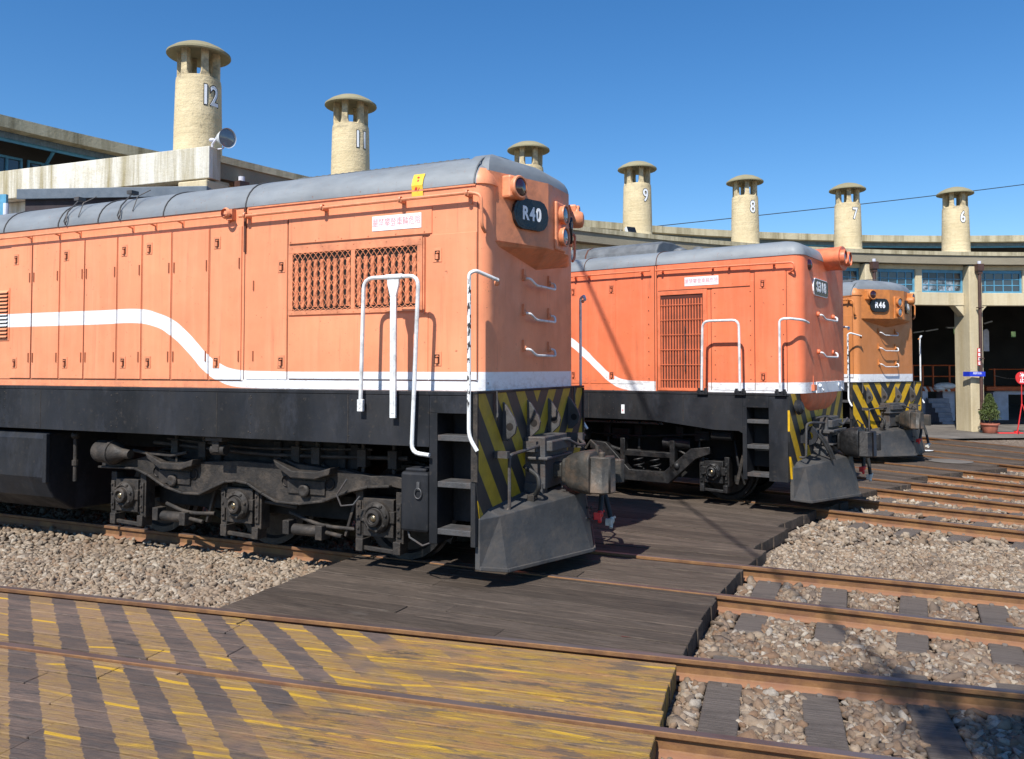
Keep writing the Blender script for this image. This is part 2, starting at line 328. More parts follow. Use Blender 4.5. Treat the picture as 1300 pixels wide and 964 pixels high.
# ------------------------------------------------------------------ mesh builder
class MB:
    def __init__(s): s.v = []; s.f = []; s.sm = []
    def add(s, vs, fs, smooth=False):
        o = len(s.v); s.v += [tuple(v) for v in vs]; s.f += [tuple(i+o for i in f) for f in fs]; s.sm += [smooth]*len(fs); return s
    def box(s, x0, x1, y0, y1, z0, z1):
        x0, x1 = min(x0,x1), max(x0,x1); y0, y1 = min(y0,y1), max(y0,y1); z0, z1 = min(z0,z1), max(z0,z1)
        v = [(x0,y0,z0),(x1,y0,z0),(x1,y1,z0),(x0,y1,z0),(x0,y0,z1),(x1,y0,z1),(x1,y1,z1),(x0,y1,z1)]
        return s.add(v, [(3,2,1,0),(4,5,6,7),(0,1,5,4),(1,2,6,5),(2,3,7,6),(3,0,4,7)])
    def obox(s, c, size, M3):
        v = []
        for dz in (-.5,.5):
            for dx, dy in ((-.5,-.5),(.5,-.5),(.5,.5),(-.5,.5)):
                v.append(Vector(c) + M3 @ Vector((dx*size[0], dy*size[1], dz*size[2])))
        return s.add(v, [(3,2,1,0),(4,5,6,7),(0,1,5,4),(1,2,6,5),(2,3,7,6),(3,0,4,7)])
    def bar(s, p0, p1, w, h=None):
        p0, p1 = Vector(p0), Vector(p1); d = p1-p0
        q = d.to_track_quat('X', 'Z').to_matrix()
        return s.obox((p0+p1)/2, (d.length, w, h or w), q)
    def prism(s, poly, axis, a, b):
        """poly in the two other coordinates; axis 'x','y','z'"""
        n = len(poly); ar = sum(poly[i][0]*poly[(i+1)%n][1]-poly[(i+1)%n][0]*poly[i][1] for i in range(n))
        if ar < 0: poly = poly[::-1]
        def P(p, t): return {'x': (t,p[0],p[1]), 'y': (p[0],t,p[1]), 'z': (p[0],p[1],t)}[axis]
        if (axis == 'y') == (b > a): pass
        v = [P(p, a) for p in poly]+[P(p, b) for p in poly]
        fs = [tuple(range(n-1, -1, -1)), tuple(range(n, 2*n))]+[(i, (i+1)%n, n+(i+1)%n, n+i) for i in range(n)]
        flip = (b < a) != (axis == 'y')
        if flip: fs = [tuple(reversed(f)) for f in fs]
        return s.add(v, fs)
    def tube(s, pts, r, n=8, cap=True, closed=False):
        pts = [Vector(p) for p in pts]; m = len(pts); rings = []; up = None
        for i, p in enumerate(pts):
            if closed: d = (pts[(i+1)%m]-pts[i-1]).normalized()
            else: d = ((pts[min(i+1, m-1)]-p).normalized()+(p-pts[max(i-1, 0)]).normalized())
            if d.length < 1e-6: d = Vector((0,0,1))
            d.normalize()
            if up is None:
                up = d.orthogonal().normalized()
            up = (up - d*up.dot(d)); up = up.normalized() if up.length > 1e-5 else d.orthogonal().normalized()
            sd_ = d.cross(up); rr = r[i] if isinstance(r, (list, tuple)) else r
            rings.append([p+(up*math.cos(2*PI*k/n)+sd_*math.sin(2*PI*k/n))*rr for k in range(n)])
        o = len(s.v)
        v = [q for R in rings for q in R]; fs = []
        for i in range(m if closed else m-1):
            for k in range(n):
                a = i*n+k; b = i*n+(k+1)%n; c = ((i+1)%m)*n+(k+1)%n; d_ = ((i+1)%m)*n+k; fs.append((a, b, c, d_))
        s.add(v, fs, True)
        if cap and not closed:
            s.add([], []); s.f += [tuple(o+k for k in range(n-1, -1, -1)), tuple(o+(m-1)*n+k for k in range(n))]; s.sm += [False, False]
        return s
    def cyl(s, p0, p1, r0, r1=None, n=24): return s.tube([p0, p1], [r0, r1 if r1 is not None else r0], n)
    def lathe(s, prof, origin=(0,0,0), axis=(0,0,1), n=32):
        ax = Vector(axis).normalized(); u = ax.orthogonal().normalized(); w_ = ax.cross(u); O = Vector(origin)
        v = []; fs = []; m = len(prof)
        for r, h in prof:
            for k in range(n): v.append(O+ax*h+(u*math.cos(2*PI*k/n)+w_*math.sin(2*PI*k/n))*r)
        for i in range(m-1):
            for k in range(n): fs.append((i*n+k, i*n+(k+1)%n, (i+1)*n+(k+1)%n, (i+1)*n+k))
        return s.add(v, fs, True)
    def loft(s, rings, smooth=True, capb=True, capt=True, closed=True):
        n = len(rings[0]); v = [p for R in rings for p in R]; fs = []
        for i in range(len(rings)-1):
            for k in range(n if closed else n-1): fs.append((i*n+k, i*n+(k+1)%n, (i+1)*n+(k+1)%n, (i+1)*n+k))
        s.add(v, fs, smooth); o = len(s.v)-len(v)
        if capb: s.f.append(tuple(o+k for k in range(n-1, -1, -1))); s.sm.append(False)
        if capt: s.f.append(tuple(o+(len(rings)-1)*n+k for k in range(n))); s.sm.append(False)
        return s
    def ell(s, c, r, n=14, m=9):
        v = []; fs = []
        for i in range(m+1):
            t = PI*i/m
            for k in range(n): v.append((c[0]+r[0]*math.sin(t)*math.cos(2*PI*k/n), c[1]+r[1]*math.sin(t)*math.sin(2*PI*k/n), c[2]-r[2]*math.cos(t)))
        for i in range(m):
            for k in range(n): fs.append((i*n+k, i*n+(k+1)%n, (i+1)*n+(k+1)%n, (i+1)*n+k))
        return s.add(v, fs, True)
    def build(s, name, mat, parent=None, bevel=0, sharp=35, segs=2):
        me = bpy.data.meshes.new(name); me.from_pydata(s.v, [], s.f); me.validate(); me.update()
        me.materials.append(mat)
        if len(me.polygons) == len(s.sm): me.polygons.foreach_set('use_smooth', s.sm)
        if any(s.sm): me.set_sharp_from_angle(angle=rad(sharp))
        o = bpy.data.objects.new(name, me); col.objects.link(o)
        if parent: o.parent = parent
        if bevel:
            b = o.modifiers.new('bevel', 'BEVEL'); b.width = bevel; b.segments = segs; b.limit_method = 'ANGLE'; b.angle_limit = rad(40); b.harden_normals = False
        return o
def box(name, mat, parent, *a, bevel=0): return MB().box(*a).build(name, mat, parent, bevel)
def thing(name, label, cat, loc=(0,0,0), rz=0, group=None, kind=None):
    o = bpy.data.objects.new(name, None); col.objects.link(o); o.location = loc; o.rotation_euler = (0,0,rz); o.empty_display_size = .2
    return tag(o, label, cat, group, kind)
def tag(o, label=None, cat=None, group=None, kind=None):
    if label: o['label'] = label
    if cat: o['category'] = cat
    if group: o['group'] = group
    if kind: o['kind'] = kind
    return o
def text_mesh(txt, size, extrude=.004, offset=0.0, space=1.0, align='CENTER'):
    cu = bpy.data.curves.new('t', 'FONT'); cu.body = txt; cu.size = size; cu.extrude = extrude; cu.offset = offset
    cu.align_x = align; cu.align_y = 'CENTER'; cu.space_character = space; cu.resolution_u = 4
    ob = bpy.data.objects.new('t', cu); col.objects.link(ob); bpy.context.view_layer.update()
    dg = bpy.context.evaluated_depsgraph_get(); me = bpy.data.meshes.new_from_object(ob.evaluated_get(dg), depsgraph=dg)
    bpy.data.objects.remove(ob); bpy.data.curves.remove(cu); return me
def text(name, txt, size, mat, parent, M4, extrude=.003, offset=0.0, space=1.0, xs=1.0):
    me = text_mesh(txt, size, extrude, offset, space)
    me.transform(M4 @ Matrix.Diagonal((xs, 1, 1, 1))); me.materials.clear(); me.materials.append(mat); me.name = name
    o = bpy.data.objects.new(name, me); col.objects.link(o); o.parent = parent; return o
def frame_mat(origin, xdir, ydir):
    x = Vector(xdir).normalized(); y = Vector(ydir).normalized(); z = x.cross(y)
    return Matrix(((x.x,y.x,z.x,origin[0]),(x.y,y.y,z.y,origin[1]),(x.z,y.z,z.z,origin[2]),(0,0,0,1)))
def arc(c, r, a0, a1, n, plane='xz', y=0):
    out = []
    for i in range(n+1):
        a = rad(a0+(a1-a0)*i/n); p, q = c[0]+r*math.cos(a), c[1]+r*math.sin(a)
        out.append((p, y, q) if plane == 'xz' else (p, q, y))
    return out
def rounded(poly, r, n=4, zfun=None):
    """round the corners of an open 3-D polyline"""
    P = [Vector(p) for p in poly]; out = [P[0]]
    for i in range(1, len(P)-1):
        a = (P[i-1]-P[i]); b = (P[i+1]-P[i]); rr = min(r, a.length*.45, b.length*.45)
        A = P[i]+a.normalized()*rr; B = P[i]+b.normalized()*rr
        for k in range(n+1):
            t = k/n; out.append(A*(1-t)**2+P[i]*2*t*(1-t)+B*t*t)
    out.append(P[-1]); return out

# ------------------------------------------------------------------ plan of the place
C0 = Vector((16.9, -0.2))                      # centre of the turntable
TR = {0: (-1.2677,.1589), 1: (-1.1405,.7896), 3: (-.88,1.2615), 4: (-.7205,1.007), 5: (-.60,1.25)}
class Track:
    def __init__(s, i):
        a, q = TR[i]; s.a = a; s.dx = Vector((math.sin(a), math.cos(a))); s.n = Vector((math.cos(a), -math.sin(a))); s.o = C0+s.n*q
        s.rz = math.atan2(-s.dx.y, -s.dx.x)
    def w(s, u, v, z=0): p = s.o-s.dx*u-s.n*v; return (p.x, p.y, z)
T = {i: Track(i) for i in TR}
def pol(ang, r, z=0): return (C0.x+r*math.cos(rad(ang)), C0.y+r*math.sin(rad(ang)), z)
def polc(x, y): d = Vector((x, y))-C0; return d.length, math.degrees(math.atan2(d.y, d.x))

# ================================================================== LOCOMOTIVES
def outline(x0, x1, hw, r, inset=0, n=6, hood=None):
    """horizontal outline of the body, counter-clockwise, rounded at the nose (x1)"""
    w_ = hw-inset; e = x1-inset; b = x0+inset*.2; r = max(.03, r-inset*.3)
    p = [(b, -w_)]
    for i in range(n+1):
        a = -90+90*i/n; p.append((e-r+r*math.cos(rad(a)), -w_+r+r*math.sin(rad(a))))
    for i in range(n+1):
        a = 90*i/n; p.append((e-r+r*math.cos(rad(a)), w_-r+r*math.sin(rad(a))))
    p.append((b, w_)); return p
def wheelset(root, x, rr, gauge=.53, mat=TRUCK3, name='wheelset'):
    m = MB()
    for s_ in (-1, 1):
        y = s_*gauge; prof = [(0.04,.02),(.10,.06),(.14,.06),(.17,.03),(rr-.09,.02),(rr-.06,.05),(rr,.055),(rr+.002,-.055),(rr+.028,-.065),(rr+.028,-.09),(rr-.06,-.09),(rr-.09,-.05),(.1,-.05),(.04,-.05)]
        m.lathe(prof, (x, y, rr), (0, s_, 0), 40)
    m.cyl((x,-1.0,rr),(x,1.0,rr), .07, n=16)
    return m.build(name, mat, root)
def journal(root, x, z, s_, mat, y=1.02, sc=1.0):
    """axle box with round bolted cover, pedestal guides and tie bar; s_ = -1 near side"""
    m = MB(); Y = lambda v: s_*v
    m.box(x-.17*sc, x+.17*sc, Y(y-.12), Y(y+.05), z-.19*sc, z+.17*sc)
    m.cyl((x,Y(y+.03),z), (x,Y(y+.095),z), .155*sc, .145*sc, 24)
    m.lathe([(.145*sc,0),(.12*sc,.03),(.105*sc,.035),(.10*sc,.02),(.085*sc,.02),(.08*sc,.065),(.05*sc,.075),(.045*sc,.05),(0,.05)], (x,Y(y+.09),z), (0,s_,0), 24)
    for k in range(8):
        a = 2*PI*k/8+.2; px, pz = x+.122*sc*math.cos(a), z+.122*sc*math.sin(a)
        m.cyl((px,Y(y+.09),pz), (px,Y(y+.125),pz), .017*sc, n=6)
    for d in (-1, 1):
        m.box(x+d*.185*sc, x+d*.27*sc, Y(y-.10), Y(y+.03), z-.24*sc, z+.24*sc)
        m.box(x+d*.20*sc, x+d*.25*sc, Y(y+.03), Y(y+.05), z-.18*sc, z+.14*sc)
        m.box(x+d*.17*sc, x+d*.25*sc, Y(y-.08), Y(y+.06), z-.34*sc, z-.22*sc)
        for zz in (-.12, 0, .1): m.cyl((x+d*.225*sc,Y(y+.04),z+zz*sc), (x+d*.225*sc,Y(y+.066),z+zz*sc), .015, n=6)
        m.box(x+d*.12, x+d*.19, Y(y), Y(y+.07), z-.05, z+.06)
    m.bar((x-.24*sc,Y(y+.02),z-.305*sc), (x+.24*sc,Y(y+.02),z-.325*sc), .035, .04)
    o = m.build('axle_box', mat, root, .006)
    MB().ell((x+.012,Y(y+.145),z), (.032*sc,.02,.034*sc), 12, 8).build('axle_end', HUBM, root)
    return o
HUBM = simple('greasy_brass_hub', (.34,.27,.17), .25, .85, var=.4, scale=30)
def make_trucks(root, cx, mat):
    """three-axle truck, centre at cx"""
    tr_ = bpy.data.objects.new('truck', None)
    tk = MB(); ax = [cx-1.63, cx, cx+1.70]
    prof_top = [(-2.02,.86),(-1.50,.90),(-1.15,.98),(-.95,.93),(-.70,.90),(-.42,.92),(.0,.95),(.42,.94),(.60,.99),(.72,.955),(1.05,.93),(1.30,.92),(1.62,.88),(1.86,.90),(2.10,.86)]
    prof_bot = [(2.10,.76),(1.86,.79),(1.62,.77),(1.38,.71),(1.10,.60),(.80,.555),(.52,.56),(.34,.63),(.15,.72),(.0,.735),(-.15,.72),(-.32,.65),(-.50,.57),(-.75,.565),(-1.0,.62),(-1.25,.73),(-1.45,.79),(-2.02,.78)]
    for s_ in (-1, 1):
        pts = [(cx+a, b) for a, b in prof_top+prof_bot]
        tk.prism(pts, 'y', s_*.98, s_*1.08)
        # bottom flange following the lower edge
        for (a, b), (c, d) in zip(prof_bot[1:-1], prof_bot[2:]):
            tk.bar((cx+a, s_*1.07, b+.012), (cx+c, s_*1.07, d+.012), .13, .026)
        for lx in (-1.15, -.62, .62, 1.15): # lightening holes rims
            tk.lathe([(.05,0),(.062,.012),(.05,.018)], (cx+lx, s_*1.08, .78), (0,s_,0), 16)
    tk.box(cx-.35, cx+.35, -.98, .98, .55, .85); tk.box(cx-1.0, cx-.7, -.98, .98, .6, .9); tk.box(cx+.75, cx+1.05, -.98, .98, .6, .9)
    t = tk.build('truck', mat, root, .008)
    for s_ in (-1, 1):
        for lx in (-1.15, -.62, .62, 1.15): MB().cyl((cx+lx, s_*1.0, .78), (cx+lx, s_*1.083, .78), .048, n=16).build('lightening_hole', DARKSLOT, t)
    for x in ax:
        wheelset(t, x, .47)
        for s_ in (-1, 1): journal(t, x, .50, s_, mat)
    for s_ in (-1, 1):
        for lx in (-.88, .88):     # spring seats hanging in the dips
            b = MB(); x = cx+lx
            b.loft([[(x-.34, s_*y, 1.0+dz) , (x-.10, s_*y, .90+dz), (x+.18, s_*y, .90+dz), (x+.36, s_*y, .95+dz), (x+.34, s_*y, .90+dz-.02), (x+.17, s_*y, .83+dz), (x-.12, s_*y, .83+dz), (x-.30, s_*y, .93+dz)] for y, dz in ((1.04,0),(1.20,0))], smooth=False)
            b.build('spring_seat', mat, t, .01)
            b = MB(); b.box(x-.24, x+.22, s_*1.08, s_*1.10, .66, .80); b.lathe([(.0,.0),(.06,.01),(.07,.03),(.05,.05),(.0,.04)], (x-.02, s_*1.09, .70), (0,s_,0), 16)
            b.build('spring_plank', mat, t, .008)
        for lx in (-.85, .95):   # brake cylinders and rigging
            b = MB(); x = cx+lx
            b.cyl((x-.30, s_*1.0, .29), (x+.05, s_*1.0, .29), .055, n=14); b.cyl((x+.05, s_*1.0, .29), (x+.3, s_*1.02, .27), .022, n=8)
            b.box(x+.02, x+.10, s_*.94, s_*1.08, .22, .36); b.box(x-.40, x-.32, s_*.94, s_*1.06, .24, .38)
            b.bar((x+.3, s_*.95, .26), (x+.42, s_*.95, .62), .05, .03)
            b.build('brake_rigging', mat, t, .006)
        for x0 in ax:            # brake shoes
            for d in (-1, 1):
                b = MB(); b.loft([[(x0+d*(.52+dx)*math.cos(rad(a)), s_*yy, .47+(.52+dx)*math.sin(rad(a))) for a in (-28,-14,0,14)]+[(x0+d*(.58+dx)*math.cos(rad(a)), s_*yy, .47+(.58+dx)*math.sin(rad(a))) for a in (14,0,-14,-28)] for yy, dx in ((.49,0),(.58,0))], smooth=False)
                b.build('brake_shoe', mat, t)
    return t

def handrail(root, pts, r=.017, mat=WHITEP, rd=.09, name='handrail'):
    return MB().tube(rounded(pts, rd), r, 8).build(name, mat, root)

def plowshape(root, prof_z=(.13,.62), reach=.46, hw=1.30, mat=PLOWM, wing=.32):
    """snow plough: sloped front plate with side wings, top plate sloping up to the middle"""
    m = MB(); b, t = prof_z
    B2 = [(.02,-hw,b+.04),(.20,-hw+.19,b),(reach+.14,-.03,b),(reach+.14,.03,b),(.20,hw-.20,b),(.02,hw,b+.04)]
    kk = .17; q_ = (reach-.06)/(hw-.22); pf_ = lambda y, z: .20+q_*(hw-.19-abs(y))-kk*(z-b)
    Tt = [(.02,-hw+.01,t-.02),(pf_(hw-.20,t-.01),-hw+.20,t-.01),(pf_(.14,t+.06),-.14,t+.06),(pf_(.14,t+.06),.14,t+.06),(pf_(hw-.20,t-.01),hw-.20,t-.01),(.02,hw-.01,t-.02)]
    bz = [t-.0,t+.06,t+.12,t+.12,t+.06,t-.0]
    back = [(-.02,p[1],bz[k]) for k, p in enumerate(Tt)]; bb = [(-.02,p[1],p[2]) for p in B2]
    v = B2+Tt+back+bb; n = 6; fs = []
    for i in range(5): fs.append((i, i+1, n+i+1, n+i))
    for i in range(5): fs.append((n+i, n+i+1, 2*n+i+1, 2*n+i))
    for i in range(5): fs.append((3*n+i, i, i+1, 3*n+i+1)[::-1])
    fs.append((0, n, 2*n, 3*n)); fs.append((n-1, 4*n-1, 3*n-1, 2*n-1))
    m.add(v, fs)
    # lower lip
    for i in range(5): m.bar(Vector(B2[i])+Vector((.006,0,.015)), Vector(B2[i+1])+Vector((.006,0,.015)), .02, .035)
    return m.build('snow_plough', mat, root, .006)

def coupler(root, x0, z=.88, mat=COUPL):
    m = MB()
    # draft pocket box under the frame
    m.box(-.02, .22, -.30, .30, z-.16, z+.34); m.box(.20, .28, -.26, .26, z+.20, z+.30); m.box(.05, .26, -.34, .34, z+.12, z+.15)
    m.box(.0, .20, .18, .32, z-.36, z-.1); m.box(.0, .20, -.32, -.18, z-.36, z-.1)
    p = m.build('draft_pocket', LUGM, root, .01)
    m = MB()
    # shank
    m.loft([[(x, y*w_, z+h_*k) for y, k in ((-1,-1),(1,-1),(1,1),(-1,1))] for x, w_, h_ in ((.2,.085,.075),(x0-.30,.085,.075),(x0-.26,.12,.10),(x0-.20,.16,.15))], smooth=False)
    c = m.build('coupler', mat, root, .02)
    def rr_sec(x, cy, w_, h_, r_, zc=0.0):
        out = []
        for k, (sy, sz) in enumerate(((1,-1),(1,1),(-1,1),(-1,-1))):
            for q in range(4):
                a = rad(-90+90*k+30*q); out.append((x, cy+sy*(w_-r_)+r_*math.cos(a), z+zc+sz*(h_-r_)+r_*math.sin(a)))
        return out
    m = MB(); m.loft([rr_sec(*q) for q in ((x0-.32,0,.085,.08,.03),(x0-.29,0,.13,.12,.04),(x0-.255,0,.135,.125,.04),(x0-.24,-.01,.165,.15,.07),(x0-.16,-.02,.205,.185,.10),(x0-.04,-.02,.235,.205,.11),(x0+.02,-.02,.24,.20,.08),(x0+.03,-.02,.225,.18,.06))])
    m.build('coupler_head', mat, c, .006)
    m = MB(); m.loft([[(a, bb, z+dz) for a, bb in ((x0+.025,-.23),(x0+.15,-.235),(x0+.215,-.19),(x0+.235,-.08),(x0+.20,-.01),(x0+.135,-.03),(x0+.12,-.10),(x0+.025,-.11))] for dz in (-.185,-.17,.15,.165)], smooth=False)
    m.cyl((x0+.13,-.165,z-.20), (x0+.13,-.165,z+.21), .03, n=12); m.build('knuckle', mat, c, .02, segs=3)
    m = MB(); m.loft([[(a, bb, z+dz) for a, bb in ((x0+.025,.06),(x0+.06,.10),(x0+.22,.15),(x0+.24,.20),(x0+.15,.235),(x0+.025,.215))] for dz in (-.12,-.11,.10,.11)], smooth=False)
    m.build('guard_arm', mat, c, .015)
    m = MB().tube([(x0+.02,.02,z+.17),(x0+.02,.02,z+.25)], .022, 8); m.tube([(x0+.02,.02,z+.24),(x0-.04,0,z+.30),(x0-.1,.02,z+.22)], .012, 6)
    m.build('lock_lifter', RED if False else mat, c)
    return c
def hose(root, pts, cap, r=.026, name='air_hose'):
    h_ = MB().tube(rounded(pts, .12, 5), r, 10).build(name, HOSE, root)
    e = Vector(pts[-1]); m = MB(); m.ell(e, (.035,.03,.04), 10, 6); m.box(e.x-.05, e.x+.02, e.y-.055, e.y-.02, e.z-.05, e.z+.02); m.cyl(e+Vector((0,0,-.02)), e+Vector((.01,-.05,-.07)), .02, n=8); m.cyl(e+Vector((-.03,.03,0)), e+Vector((.03,.045,.03)), .014, n=8)
    m.build('hose_coupling', cap, h_, .004)
    return h_
def lug(root, y, z, flip=1, mat=LUGM, x=0.0):
    pts = [(x+.005,z-.16),(x+.06,z-.16),(x+.135,z-.09),(x+.15,z-.02),(x+.13,z+.04),(x+.05,z+.16),(x+.005,z+.20)]
    m = MB(); m.prism(pts, 'y', y-.016, y+.016)
    o = m.build('lifting_lug', mat, root, .004)
    h_ = MB()
    for s_ in (-1, 1): h_.cyl((x+.085,y+s_*.0165,z-.03), (x+.085,y+s_*.0185,z-.03), .035, n=16)
    h_.build('lug_eye', DARKSLOT, o)
    return o
def disc_lamp(root, P, ax, r, house, lens, name, depth=.06, rim=True):
    P = Vector(P); ax = Vector(ax).normalized()
    m = MB().lathe([(r*1.15,-depth),(r*1.25,0),(r*1.25,.02),(r*1.05,.026),(r*1.0,.01),(r*.98,-.012),(0,-.012)], P, ax, 28)
    o = m.build(name, house, root)
    MB().lathe([(r,-.01),(r*.95,.008),(r*.75,.02),(r*.4,.03),(0,.034)], P, ax, 28).build('lens', lens, o)
    return o

def sill_and_steps(root, x_step0=-.37, x_step1=-.04, ztop=1.70, zbot=1.21, hw=1.35, length=-13.6, mat=BLACK, steps=(1.30,.895,.485), wedge=None, stile=.08, zb=.37, col_r=.045):
    for s_ in (-1, 1):
        Y = lambda v: s_*v
        m = MB()
        xa = x_step0-stile
        if wedge: m.prism(wedge, 'y', Y(hw-.03), Y(hw))
        else: m.box(length, xa-.002, Y(hw-.03), Y(hw), zbot, ztop-.035)
        m.box(length, .0, Y(1.02), Y(hw+.005), ztop-.033, ztop)       # walkway edge
        m.box(xa, x_step1+.0, Y(hw-.03), Y(hw), ztop-.19, ztop-.036)       # over the steps
        sl = m.build('side_sill', mat, root, .004)
        # joints and rivets
        r = MB()
        xs = [x_step0-.25-.62*i for i in range(1, 20) if x_step0-.25-.62*i > length]
        for i, x in enumerate(xs):
            for zz in (ztop-.09, zbot+.07):
                r.ell((x+random.uniform(-.1,.1), Y(hw), zz), (.009,.006,.009), 6, 4)
            if i % 3 == 2:
                for k in range(5): r.ell((x, Y(hw), zbot+.06+k*.09), (.008,.006,.008), 6, 4)
        r.build('rivets', TRUCK, sl)
        for x in (x_step0-2.55, x_step0-.95, x_step0-5.2): MB().box(x-.004, x+.004, Y(hw-.001), Y(hw+.0025), zbot+.01, ztop-.04).build('plate_joint', TRUCK, sl)
        # steps
        st = MB(); st.box(xa, x_step0, Y(hw-.28), Y(hw), zb, ztop-.192); st.box(x_step1, x_step1+col_r, Y(hw-.28), Y(hw), zb, ztop-.04)
        st.box(xa, x_step1+col_r, Y(1.0), Y(1.03), zb+.15, ztop-.2)
        sp = st.build('step_ladder', mat, root, .004)
        for z in steps:
            MB().box(x_step0+.002, x_step1-.002, Y(hw-.24), Y(hw-.004), z-.03, z+.02).build('step_tread', LUGM, sp, .004)

def louvre_latch(parent, x, z, s_, hw, mat):
    m = MB(); y = s_*(hw)
    m.box(x-.045, x+.045, y, y+s_*.005, z-.065, z+.065)
    o = m.build('latch_plate', mat, parent, .002)
    q = MB(); q.box(x-.026, x+.026, y+s_*.005, y+s_*.0065, z-.045, z+.04); o2 = q.build('latch_pocket', DARKSLOT, parent)
    q = MB(); q.box(x-.010, x+.016, y+s_*.0065, y+s_*.024, z-.04, z+.005); q.cyl((x-.008,y+s_*.008,z+.02), (x+.018,y+s_*.014,z+.024), .008, n=8); q.build('latch', mat, parent)

def build_R(num, paintm, fit, haz, loc, rz, label, group, scale=1.0):
    root = thing('diesel_locomotive', label, 'locomotive', loc, rz, group); root.scale = (scale,)*3
    HW = 1.12; LEN = -13.4; Z0 = 1.70
    # hood sides
    m = MB(); ringz = [Z0, 1.9, 3.0, 3.56]
    m.loft([[(x, y, z) for x, y in outline(LEN, 0, HW, .13)] for z in ringz], capt=False, capb=True)
    body = m.build('hood', paintm, root)
    m = MB()
    prof = [(3.56,0),(3.565,-.012),(3.60,-.010),(3.66,.010),(3.72,.045),(3.775,.095),(3.82,.155),(3.855,.23),(3.885,.32),(3.91,.44),(3.93,.60),(3.945,.80),(3.95,1.0)]
    m.loft([[(x, y, z) for x, y in outline(LEN, 0, HW, .13, i_)] for z, i_ in prof], capb=False)
    roof = m.build('roof', paintm, root)
    # roof joints and the non-slip walkway strip
    for x in (-.12, -2.77, -3.93, -4.95, -5.62, -6.6):
        g = MB(); pts = [(x, -(HW-i_)-.004, z+.003) for z, i_ in prof[1:]]
        g.tube(pts, .008, 5); g.build('roof_joint', ROOFGREY if x > -.5 else ROOFGREY3, roof)
    st = MB(); st.box(-2.6, -.5, -.52, .52, 3.935, 3.975)
    for k in range(24): st.box(-2.55+k*.085, -2.52+k*.085, -.5, .5, 3.975, 3.985)
    st.build('roof_walkway', ROOFGREY, roof)
    # door panels
    seams = [(-6.46,-6.08),(-6.06,-5.59),(-5.57,-5.17),(-5.155,-4.64),(-4.62,-4.255),(-4.235,-3.81),(-3.79,-3.27),(-3.25,-2.82)]
    for s_ in (-1, 1):
        for k, (a, b) in enumerate(seams if s_ == -1 else seams[-2:]):
            m = MB(); m.box(a+.002, b-.002, s_*(HW-.01), s_*(HW+.012), 1.785, 3.375)
            d = m.build('access_door', paintm, root, .004)
            e = a+.10
            if k in (0, 2, 4, 5, 7) or s_ == 1:
                for z in (3.22, 1.97): louvre_latch(d, e, z, s_, HW+.012, fit)
            if k == 0 or s_ == 1: MB().box(b+.001, b+.019, s_*(HW-.01), s_*(HW+.002), 1.785, 3.375).build('door_gap', SEAM, d)
            if s_ == -1 and k: MB().box(a-.013, a-.001, -HW-.0025, -HW, 1.785, 3.375).build('door_gap', SEAM, d)
            for hx in ((b-.028, a+.028) if k in (1, 3, 6) else (b-.028,)):
                for z in (2.99, 2.03): MB().cyl((hx,s_*(HW+.015),z-.055), (hx,s_*(HW+.015),z+.055), .008, n=8).build('hinge', HINGE, d)
    # louvres at the far left
    m = MB()
    for k in range(13):
        z = 2.29+k*.045; m.prism([(-HW-.008,z),(-HW-.03,z-.012),(-HW-.03,z-.004),(-HW-.008,z+.022)], 'x', -7.1, -6.50)
    m.box(-7.15,-6.48,-HW-.008,-HW-.003,2.24,2.88)
    lv = m.build('louvre_panel', paintm, root)
    for k in range(13):
        z = 2.29+k*.045; MB().box(-7.1,-6.50,-HW-.030,-HW-.0085,z-.020,z-.012).build('louvre_slot', DARKSLOT, lv)
    # big forward panels with grille
    m = MB(); m.box(-2.75,-2.235,-HW-.006,-HW+.01,1.79,3.40); d = m.build('access_door', paintm, root, .003)
    for z in (2.93, 1.97): louvre_latch(d, -2.30, z, -1, HW+.006, fit)
    for z in (2.75, 2.03): MB().cyl((-2.66,-HW-.01,z-.05), (-2.66,-HW-.01,z+.05), .007, n=8).build('hinge', HINGE, d)
    m = MB(); m.box(-.595,-.10,-HW-.006,-HW+.01,1.80,3.13); d = m.build('access_door', paintm, root, .003)
    for z in (2.94, 1.99): louvre_latch(d, -.50, z, -1, HW+.006, fit)
    m = MB(); m.box(-2.21,-.56,-HW-.010,-HW+.01,3.145,3.40); m.build('upper_panel', paintm, root, .003)
    m = MB(); m.box(-2.21,-.60,-HW-.007,-HW+.01,1.80,2.415); m.build('lower_panel', paintm, root, .003)
    # grille
    fr = MB(); gx = [(-2.155,-1.452),(-1.405,-.712)]; gz0, gz1 = 2.475, 3.045
    fr.box(-2.21,-.655,-HW-.018,-HW+.01,gz1,3.125); fr.box(-2.21,-.655,-HW-.018,-HW+.01,2.43,gz0)
    fr.box(-2.21,-2.155,-HW-.0178,-HW+.01,gz0,gz1); fr.box(-1.452,-1.405,-HW-.0178,-HW+.01,gz0,gz1); fr.box(-.712,-.655,-HW-.0178,-HW+.01,gz0,gz1)
    gr = fr.build('grille', fit, root, .003)
    g = MB()
    for a, b in gx: g.box(a, b, -HW-.003, -HW-.0005, gz0, gz1)
    g.build('grille_recess', DARKSLOT, gr)
